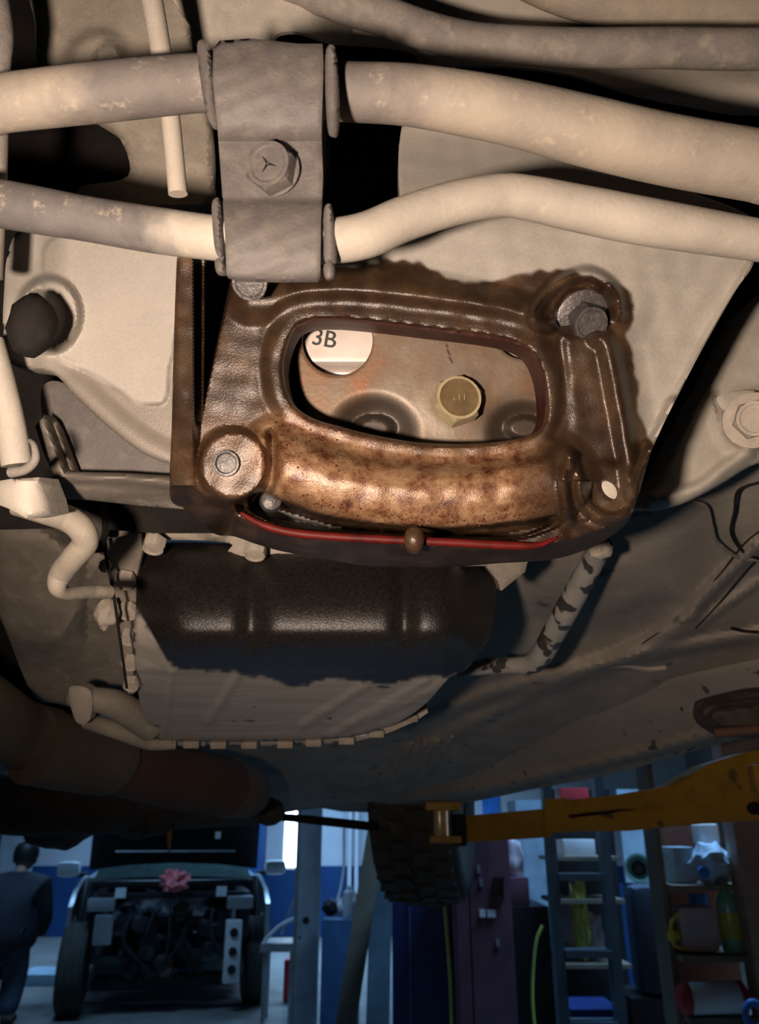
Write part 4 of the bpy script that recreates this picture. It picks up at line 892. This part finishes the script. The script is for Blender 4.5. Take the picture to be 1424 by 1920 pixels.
for i in range(8):
    x = cx+rng.uniform(-0.4,0.4); sweep('engine_hose', [(x,yf+0.08,0.75),(x+rng.uniform(-.1,.1),yf+0.02,0.55),(x+rng.uniform(-.2,.2),yf+0.06,0.28)], 0.011, [G['blk'],G['dark']][i%2], car, ns=8)
boxm('lower_crossmember', (cx, yf+0.25, 0.22), (1.15, 0.18, 0.08), G['blk'], car, bev=0.02)
def small_wheel(c, lab):
    R, W = 0.33, 0.20; ax = Vector((1,0,0))
    w_ = sub(lathe('wheel', c, (1,0,0), [(0.20,-W*.42),(0.23,-W*.5),(0.28,-W*.52),(0.315,-W*.45),(0.33,-W*.3),(0.33,W*.3),(0.315,W*.45),(0.28,W*.52),(0.23,W*.5),(0.20,W*.42)], M['rubber'], car, ns=36), car)
    lathe('wheel_rim', c, (1,0,0), [(0.20,-W*.40),(0.19,-W*.44),(0.17,-W*.2),(0.17,W*.2),(0.19,W*.44),(0.20,W*.40)], G['grey'], w_, ns=24)
    for h in (-0.05, 0.0, 0.05):   # tread grooves
        lathe('tread_band', Vector(c)+Vector((h,0,0)), (1,0,0), [(0.325,-0.018),(0.334,-0.016),(0.334,0.016),(0.325,0.018)], M['rubber'], w_, ns=36)
small_wheel((cx-0.73, yf+0.22, 0.33), ''); small_wheel((cx+0.745, yf+0.42, 0.33), '')
for sx in (-0.72, 0.72): lathe('wheel', (cx+sx, yf+3.3, 0.33), (1,0,0), [(0.20,-.08),(0.315,-.09),(0.33,-.06),(0.33,.06),(0.315,.09),(0.20,.08)], M['rubber'], car, ns=24)
rag = blob('rag', (-1.70, 7.22, 0.975), 0.115, G['pink'], amp=0.55, freq=9, sc=(1.0,0.6,0.72), seed=9, sub=4); tag(rag, 'crumpled red and pink rag lying on the front of the silver car', 'rag')

car.rotation_euler = (0, 0, 0.235)
# ------------------------------------------------------------------ person stooping at left, seen from behind
def skin_mesh(name, verts, edges, radii, mat, parent, sub=2):
    me = bpy.data.meshes.new('tmp'); me.from_pydata(verts, edges, []); o = bpy.data.objects.new('tmp', me); COL.objects.link(o)
    m = o.modifiers.new('s', 'SKIN'); sv = me.skin_vertices[0].data
    for i, r in enumerate(radii): sv[i].radius = r if hasattr(r, '__len__') else (r, r)
    sv[0].use_root = True; m.use_smooth_shade = True; s_ = o.modifiers.new('u', 'SUBSURF'); s_.levels = sub; s_.render_levels = sub
    bpy.context.view_layer.update(); ev = o.evaluated_get(bpy.context.evaluated_depsgraph_get()); m2 = ev.to_mesh()
    V = [v.co.copy() for v in m2.vertices]; F = [list(p.vertices) for p in m2.polygons]; ev.to_mesh_clear(); bpy.data.objects.remove(o)
    return obj(name, V, F, mat, parent, 60)
px0 = xz(10, 1750, 6.9)[0]; py0 = 6.9
pe = thing('person', (px0, py0, 0), 'person in dark cap, dark jacket and jeans seen from behind at far left', 'person')
def q(x, y, z): return (px0+x, py0+y, z)
B = [q(0,0,.60), q(0,.03,.76), q(0,.08,.94), q(0,.10,1.02), q(0,.13,1.09), q(0,.15,1.15),
     q(-.09,0,.56), q(-.10,.07,.32), q(-.10,-.02,.06), q(-.10,.12,.03), q(.09,0,.56), q(.10,.07,.32), q(.10,-.02,.06), q(.11,.12,.03),
     q(-.19,.08,.93), q(-.22,.12,.72), q(-.14,.30,.60), q(.19,.08,.93), q(.22,.12,.72), q(.14,.30,.60)]
E = [(0,1),(1,2),(2,3),(3,4),(4,5),(0,6),(6,7),(7,8),(8,9),(0,10),(10,11),(11,12),(12,13),(2,14),(14,15),(15,16),(2,17),(17,18),(18,19)]
skin_mesh('body', B, E, [.12,.12,.12,.055,.05,.06,.09,.062,.045,.035,.09,.062,.045,.035,.06,.048,.032,.06,.048,.032], G['skin'], pe)
skin_mesh('jacket', [q(0,.0,.46), q(0,.01,.62), q(0,.04,.78), q(0,.08,.93), q(0,.12,1.07)]+B[14:20], [(0,1),(1,2),(2,3),(3,4),(3,5),(5,6),(6,7),(3,8),(8,9),(9,10)], [.24,.26,.25,.21,.095,.12,.10,.065,.12,.10,.065], G['jacket'], pe)
skin_mesh('trousers', [B[0]]+B[6:9]+B[10:13], [(0,1),(1,2),(2,3),(0,4),(4,5),(5,6)], [.15,.13,.10,.085,.13,.10,.085], G['jeans'], pe)
hd = blob('head', q(0,.165,1.165), 0.098, G['skin'], pe, amp=0.03, sc=(.86,1.0,1.12))
for s in (-1, 1): blob('ear', q(s*.088,.16,1.155), 0.024, G['skin'], pe, amp=0.05, sc=(.45,.8,1.2), sub=2)
blob('nose', q(0,.27,1.15), 0.017, G['skin'], pe, amp=0.05, sc=(.8,1.1,1.2), sub=2)
lathe('cap', Vector(q(0,.165,1.185)), (0,.15,1), [(.088,-.07),(.097,-.03),(.10,0),(.094,.045),(.075,.075),(.03,.092)], G['blk'], pe, ns=24)
for s in (-1, 1):
    blob('shoe', q(s*.10,.06,.04), 0.075, G['blk'], pe, amp=0.04, sc=(.6,1.6,.52), sub=2)
    hb = Vector(q(s*.14,.33,.585)); blob('palm', hb, 0.034, G['skin'], pe, amp=0.04, sc=(.8,1.1,.6), sub=2)
    for k in range(4): sweep('finger', [hb+Vector((s*(-.022+.014*k),.02,0)), hb+Vector((s*(-.024+.015*k),.055,-.01)), hb+Vector((s*(-.022+.014*k),.078-.006*abs(k-1),-.028))], [.008,.0075,.006], G['skin'], pe, ns=8, k=3)
    sweep('thumb', [hb+Vector((-s*.02,0,0)), hb+Vector((-s*.045,.02,-.005)), hb+Vector((-s*.05,.042,-.015))], [.009,.009,.007], G['skin'], pe, ns=8, k=3)

# ------------------------------------------------------------------ things around the workshop
def fb(name, x0, x1, yt, Y, dep, mat, parent=None, zb=0.0, yb=None, bev=0.0, **k):
    """a box standing on zb whose front face is at distance Y"""
    ym = min(1900, (yt+(yb or 1900))/2); a = xz(x0, ym, Y)[0]; b = xz(x1, ym, Y)[0]; zt = xz((x0+x1)/2, yt, Y)[1]
    if yb is not None: zb = xz((x0+x1)/2, yb, Y)[1]
    return boxm(name, ((a+b)/2, Y+dep/2, (zt+zb)/2), (b-a, dep, zt-zb), mat, parent, bev=bev, **k)
bt = fb('work_bench', 602, 672, 1724, 6.0, 0.5, G['bench'], bev=0.01); tag(bt, 'pale blue metal bench cabinet right of the grey lift post', 'bench')
bz = xz(640,1724,6.0)[1]
for i, (px, r, mt, lab) in enumerate(((616,0.06,'blk','black tool case on the blue bench nearest the grey post'),(638,0.05,'wht','white bundle in the middle of the blue bench'),(656,0.07,'grey','grey crumpled bag at the right end of the blue bench'))):
    p = QY(px,1700,6.0); tag(blob('bench_item', (p.x,6.3,bz+r*0.8), r, G[mt], amp=0.35, sc=(1,1,0.9+0.3*i), seed=20+i), lab, 'clutter')
p = QY(652,1690,6.0); tag(lathe('spray_can', (p.x,6.1,bz), (0,0,1), [(0.03,0),(0.033,0.01),(0.033,0.16),(0.015,0.18),(0.015,0.20)], G['wht'], ns=16), 'white spray can standing on the blue bench', 'can')
tag(sweep('hanging_cable', [QY(645,1545,6.4),QY(645,1620,6.4),QY(640,1660,6.35),QY(630,1700,6.3),QY(625,1722,6.3)], 0.009, G['wht'], ns=8), 'white cable hanging down to the blue bench', 'cable')
tr = thing('tool_trolley', (xz(520,1850,7.0)[0],7.0,0), 'pale tubular stand with a flat tray behind the silver car wheel', 'stand')
a = xz(490,1800,7.0); b_ = xz(552,1800,7.0)
boxm('tray', ((a[0]+b_[0])/2,7.1,0.52), (b_[0]-a[0],0.35,0.06), G['grey'], tr)
for px in (496, 546): 
    for dy in (0.0, 0.2): boxm('stand_leg', (xz(px,1800,7.0)[0],7.05+dy,0.26), (0.03,0.03,0.52), G['grey'], tr)
sweep('brace', [(a[0]+0.02,7.0,0.56),((a[0]+b_[0])/2,7.0,0.66),(b_[0],7.0,0.72)], 0.014, G['wht'], tr, ns=8)
sweep('brace', [((a[0]+b_[0])/2,7.2,0.58),(b_[0]+0.02,7.2,1.0)], 0.012, G['grey'], tr, ns=8)
tag(boxm('red_canister', (xz(541,1850,7.7)[0],7.9,0.16), (0.12,0.12,0.32), G['redp'], bev=0.02), 'dark red canister under the tubular stand', 'canister')
tag(fb('floor_crate', 20, 98, 1828, 8.6, 0.5, G['pale']), 'pale crate on the floor between the person and the silver car', 'crate')
tag(boxm('leaning_plank', ((QY(688,1650,5.6).x+QY(655,1920,5.2).x)/2, 5.4, 0.72), (0.12,0.04,1.46), G['wood'], ry=0.17, rx=-0.14), 'weathered plank leaning beside the blue bench', 'plank')
tag(boxm('leaning_board', (QY(712,1760,5.9).x, 5.9, 0.62), (0.15,0.03,1.24), G['lad'], ry=0.03, rx=-0.10), 'narrow dark board leaning behind the weathered plank', 'board')
for i, (px, py, r, mt, lab) in enumerate(((610,1872,0.07,'blk','dark bundle on the floor against the blue bench'),(686,1860,0.08,'grey','grey rag heap on the floor beside the leaning plank'))):
    p = QY(px,py,5.7); tag(blob('floor_bundle', (p.x,5.8,r*1.0), r*1.2, G[mt], amp=0.3, sc=(1,1,1), seed=30+i), lab, 'clutter')
# navy cabinet
nc = thing('navy_cabinet', (xz(795,1850,4.9)[0],4.9,0), 'tall navy blue metal cabinet below the hanging tyre', 'cabinet')
fb('cabinet_body', 738, 848, 1660, 4.95, 0.5, G['navy'], nc)
fb('cabinet_door', 740, 768, 1668, 4.92, 0.03, G['navy'], nc, zb=0.05); fb('cabinet_door', 771, 845, 1668, 4.92, 0.03, G['navy'], nc, zb=0.05)
fb('door_edge', 767.5, 771, 1668, 4.91, 0.02, G['bench'], nc, zb=0.05)
tag(sweep('green_hose', [QY(834,1688,4.7),QY(838,1740,4.7),QY(842,1790,4.7),QY(846,1850,4.7),QY(848,1930,4.7)], 0.009, G['ygr'], ns=8), 'thin pale green hose hanging between the navy and maroon cabinets', 'hose')
# maroon cabinet
mc = thing('maroon_cabinet', (xz(905,1850,4.6)[0],4.6,0), 'tall maroon metal cabinet with two small white labels', 'cabinet')
fb('cabinet_body', 856, 962, 1560, 4.65, 0.5, G['maroon'], mc); fb('cabinet_door', 884, 958, 1566, 4.62, 0.03, G['maroon'], mc, zb=0.05); fb('cabinet_door', 858, 881, 1566, 4.62, 0.03, G['maroon'], mc, zb=0.05)
for x0, x1 in ((900,911),(915,930)): fb('label_plate', x0, x1, 1706, 4.605, 0.015, G['wht'], mc, yb=1720)
fb('handle', 928, 931, 1646, 4.59, 0.03, G['blk'], mc, yb=1686); fb('handle', 928, 946, 1644, 4.59, 0.03, G['blk'], mc, yb=1648); fb('handle', 943, 946, 1646, 4.59, 0.03, G['blk'], mc, yb=1686); fb('handle', 928, 946, 1683, 4.59, 0.03, G['blk'], mc, yb=1687)
for px, py in ((903,1655),(898,1630),(934,1768)): fb('worn_sticker', px-3, px+3, py-7, 4.61, 0.01, G['grey'], mc, yb=py+7)
# black locker with white box on it
lk = fb('black_locker', 966, 1036, 1700, 4.8, 0.5, G['blk']); tag(lk, 'low black locker between the maroon cabinet and the ladder', 'locker')
lz = xz(990,1700,4.8)[1]
tag(fb('carton', 958, 1000, 1645, 4.85, 0.3, G['maroon'], zb=lz, bev=0.01), 'dull purple carton on the black locker', 'carton')
cz = xz(1000,1655,4.9)[1]
tag(fb('white_locker', 978, 1038, 1500, 5.4, 0.35, G['pale']), 'pale tall box standing behind the black locker', 'locker')
tag(blob('plastic_bag', (xz(968,1600,4.8)[0],4.95,xz(968,1612,4.8)[1]), 0.09, G['clear'], amp=0.4, sc=(0.7,0.6,1.4), seed=41), 'translucent plastic bag hanging beside the pale tall box', 'bag')
tag(fb('blue_poster', 905, 938, 1490, 12.37, 0.03, G['bluep'], yb=1530), 'small blue picture board on the far wall above the maroon cabinet', 'board')
tag(sweep('yellow_hose', [QY(1018,1735,4.5),QY(1006,1765,4.5),QY(1000,1820,4.5),QY(999,1880,4.5),QY(1004,1935,4.5)], 0.008, G['ygr'], ns=8), 'thin yellow green hose looping in front of the black locker', 'hose')
# step ladder
ld = thing('step_ladder', (xz(1100,1850,4.0)[0],4.0,0), 'blue grey step ladder under the yellow lift arm', 'ladder')
for x0, x1 in ((1036,1054),(1140,1158)): 
    xm = xz((x0+x1)/2,1700,4.0)[0]; boxm('side_rail', (xm,4.05,1.05), (0.045,0.07,2.1), G['lad'], ld)
xl = xz(1054,1700,4.0)[0]; xr_ = xz(1140,1700,4.0)[0]
for py in (1505,1645,1790,1925): z = xz(1100,py,4.0)[1]; boxm('step', ((xl+xr_)/2,4.05,z), (xr_-xl,0.10,0.03), G['lad'], ld)
bs = thing('back_shelf', (xz(1100,1850,4.6)[0],4.6,0), 'dark shelf rack behind the step ladder', 'shelf')
fb('shelf_back', 1050, 1165, 1480, 4.95, 0.03, G['blk'], bs)
for py in (1610,1690,1812): z = xz(1100,py,4.6)[1]; boxm('shelf_board', (xz(1105,1700,4.6)[0],4.75,z), (0.38,0.32,0.02), G['wood'], bs)
z = xz(1100,1610,4.6)[1]; tag(boxm('white_carton', (xz(1090,1600,4.6)[0],4.72,z+0.05), (0.17,0.2,0.09), G['wht'], bev=0.004), 'white carton on the top board of the rack behind the ladder', 'carton')
tag(boxm('red_carton', (xz(1085,1500,4.6)[0],4.75,xz(1085,1505,4.6)[1]), (0.16,0.15,0.16), G['redp'], bev=0.004), 'dark red box just above the yellow arm behind the ladder', 'carton')
z = xz(1100,1812,4.6)[1]
tag(blob('yellow_bag', (xz(1095,1720,4.6)[0],4.68,z+0.215), 0.11, G['ygr'], amp=0.4, sc=(0.4,0.5,1.75), seed=44), 'yellow green crumpled bag behind the ladder', 'bag')
tag(blob('grey_bag', (xz(1078,1740,4.6)[0],4.82,z+0.155), 0.10, G['clear'], amp=0.4, sc=(0.5,0.4,1.4), seed=45), 'grey crumpled bag left of the yellow green bag', 'bag')
tag(blob('pale_bag', (xz(1122,1770,4.6)[0],4.72,z+0.13), 0.08, G['clear'], amp=0.5, sc=(0.7,0.5,1.4), seed=46), 'pale crumpled bag right of the yellow green bag', 'bag')
tag(blob('wire_bundle', (xz(1110,1850,4.7)[0],4.75,0.30), 0.13, G['grey'], amp=0.5, sc=(0.8,0.5,1.5), seed=47), 'grey bundle below the bags behind the ladder', 'clutter')
tag(fb('blue_box', 1072, 1165, 1893, 4.15, 0.3, G['navy']), 'navy box at the bottom edge behind the ladder foot', 'box')
# white board with blue foot, round glass lantern, dark hanging coats
tag(fb('white_board', 1166, 1250, 1480, 5.05, 0.03, G['pale'], yb=1655), 'pale tall board right of the ladder', 'board')
struct(fb('trim_7', 1166, 1250, 1657, 5.07, 0.03, G['blue']))
lp = thing('work_lamp', (xz(1200,1660,4.2)[0],4.2,xz(1200,1660,4.2)[1]), 'round greenish glass lamp hanging right of the ladder', 'lamp')
pc = QY(1198,1628,4.2); lathe('glass_bowl', pc, (-0.3,-1,0.1), [(0.02,-0.07),(0.05,-0.05),(0.066,0),(0.066,0.012),(0.056,0.012),(0.05,-0.01),(0.02,-0.04)], G['green'], lp, ns=24)
lathe('lamp_core', pc, (-0.3,-1,0.1), [(0.03,-0.05),(0.034,-0.02),(0.02,0.0)], G['blk'], lp, ns=16)
tag(fb('work_coat', 1196, 1285, 1660, 4.0, 0.18, G['jeans'], yb=1870, bev=0.05), 'dark work coat hanging beside the brown shelf', 'coat')
tag(fb('black_bin', 1182, 1290, 1868, 4.0, 0.3, G['blk'], bev=0.03), 'black bin below the hanging work coat', 'bin')
# brown shelf with bottles
sh = thing('brown_shelf', (xz(1330,1850,3.4)[0],3.4,0), 'tall brown shelf unit at the right edge holding bottles', 'shelf')
fb('shelf_back', 1245, 1372, 1500, 3.75, 0.02, G['terra'], sh)
xa = xz(1262,1750,3.5)[0]; xb = xz(1400,1750,3.5)[0]
boxm('side_panel', (xa-0.01,3.58,1.0), (0.02,0.16,2.0), G['wood'], sh); boxm('side_panel', (xb+0.05,3.43,1.0), (0.17,0.10,2.0), G['brown'], sh)
SZ = {}
for py in (1658,1790,1905): SZ[py] = xz(1330,py,3.45)[1]; boxm('shelf_board', ((xa+xb)/2,3.57,SZ[py]-0.012), (xb-xa,0.30,0.02), G['wood'], sh)
tag(blob('blue_bag', (xz(1345,1620,3.45)[0],3.5,SZ[1658]+0.075), 0.075, G['pale'], amp=0.4, sc=(1.2,0.9,1.0), seed=51), 'shiny pale blue plastic bag on the top board of the brown shelf', 'bag')
tag(lathe('blue_lid', (xz(1318,1632,3.4)[0],3.40,SZ[1658]+0.045), (0,-1,0), [(0.022,0),(0.022,0.012),(0.014,0.014)], G['bluep'], ns=16), 'round blue lid in front of the pale blue bag', 'pot')  # a lone blue lid facing front, not a whole vessel
tag(fb('white_tin', 1313, 1350, 1545, 3.6, 0.1, G['wht'], yb=1582, bev=0.01), 'white tin at the top of the brown shelf under the yellow arm', 'tin')
tag(fb('grey_case', 1282, 1322, 1588, 3.5, 0.15, G['pale'], zb=SZ[1658], bev=0.006), 'pale grey case at the left of the blue plastic bag', 'case')
jg = thing('oil_jug', (xz(1315,1790,3.45)[0],3.5,SZ[1790]), 'cloudy plastic jug with a yellow spout on the middle shelf board', 'jug')
j0 = Vector((xz(1318,1750,3.45)[0],3.52,SZ[1790]))
boxm('jug_body', j0+Vector((0,0,0.083)), (0.155,0.10,0.165), G['clear'], jg, bev=0.03)
lathe('jug_cap', j0+Vector((-0.085,-0.02,0.06)), (-0.8,-0.3,0.1), [(0.022,0),(0.024,0.01),(0.022,0.03),(0.012,0.034)], G['yel'], jg, ns=16)
sweep('jug_handle', [j0+Vector((-0.07,-0.03,0.14)),j0+Vector((-0.105,-0.03,0.10)),j0+Vector((-0.10,-0.03,0.03)),j0+Vector((-0.05,-0.04,0.015))], 0.008, G['yel'], jg, ns=8)
bo = thing('tall_bottle', (xz(1378,1790,3.45)[0],3.5,SZ[1790]), 'tall green tinted bottle right of the cloudy jug', 'bottle')
c = Vector((xz(1382,1750,3.45)[0],3.5,SZ[1790]))
lathe('bottle_body', c, (0,0,1), [(0.035,0),(0.042,0.01),(0.042,0.17),(0.034,0.20),(0.016,0.225),(0.016,0.25)], G['green'], bo, ns=20)
lathe('bottle_label', c, (0,0,1), [(0.0425,0.05),(0.043,0.052),(0.043,0.14),(0.0425,0.142)], G['ygr'], bo, ns=20)
lathe('bottle_cap', c+Vector((0,0,0.25)), (0,0,1), [(0.017,0),(0.017,0.02),(0.013,0.022)], G['wht'], bo, ns=16)
tag(lathe('blue_cup', (xz(1345,1700,3.45)[0],3.64,SZ[1790]), (0,0,1), [(0.03,0),(0.04,0.2),(0.035,0.2)], G['bluep'], ns=16), 'blue tub behind the tall green bottle', 'tub')
pr = thing('paper_roll', (xz(1360,1890,3.3)[0],3.35,SZ[1905]), 'white cylindrical roll with red ends on the bottom board', 'roll')
c = Vector((xz(1308,1865,3.35)[0],3.45,SZ[1905]+0.056))
lathe('roll_body', c, (1,0,0.03), [(0.05,0),(0.054,0.005),(0.054,0.185),(0.05,0.19)], G['wht'], pr, ns=24)
lathe('end_cap', c+Vector((0.188,0,0.005)), (1,0,0.03), [(0.055,0),(0.055,0.02),(0.04,0.03)], G['redp'], pr, ns=24); lathe('end_cap', c-Vector((0.02,0,0)), (1,0,0.03), [(0.04,-0.02),(0.055,0),(0.055,0.02)], G['redp'], pr, ns=24)
V = []; F = []
cc = QY(1414,1903,3.25)
tag(sweep('blue_ring', [cc+Vector((0.032*math.cos(t),-0.01,0.04*math.sin(t))) for t in np.linspace(0, 2*math.pi, 13)], 0.013, G['bluep'], ns=10, k=2), 'glossy blue ring in front of the white roll', 'ring')
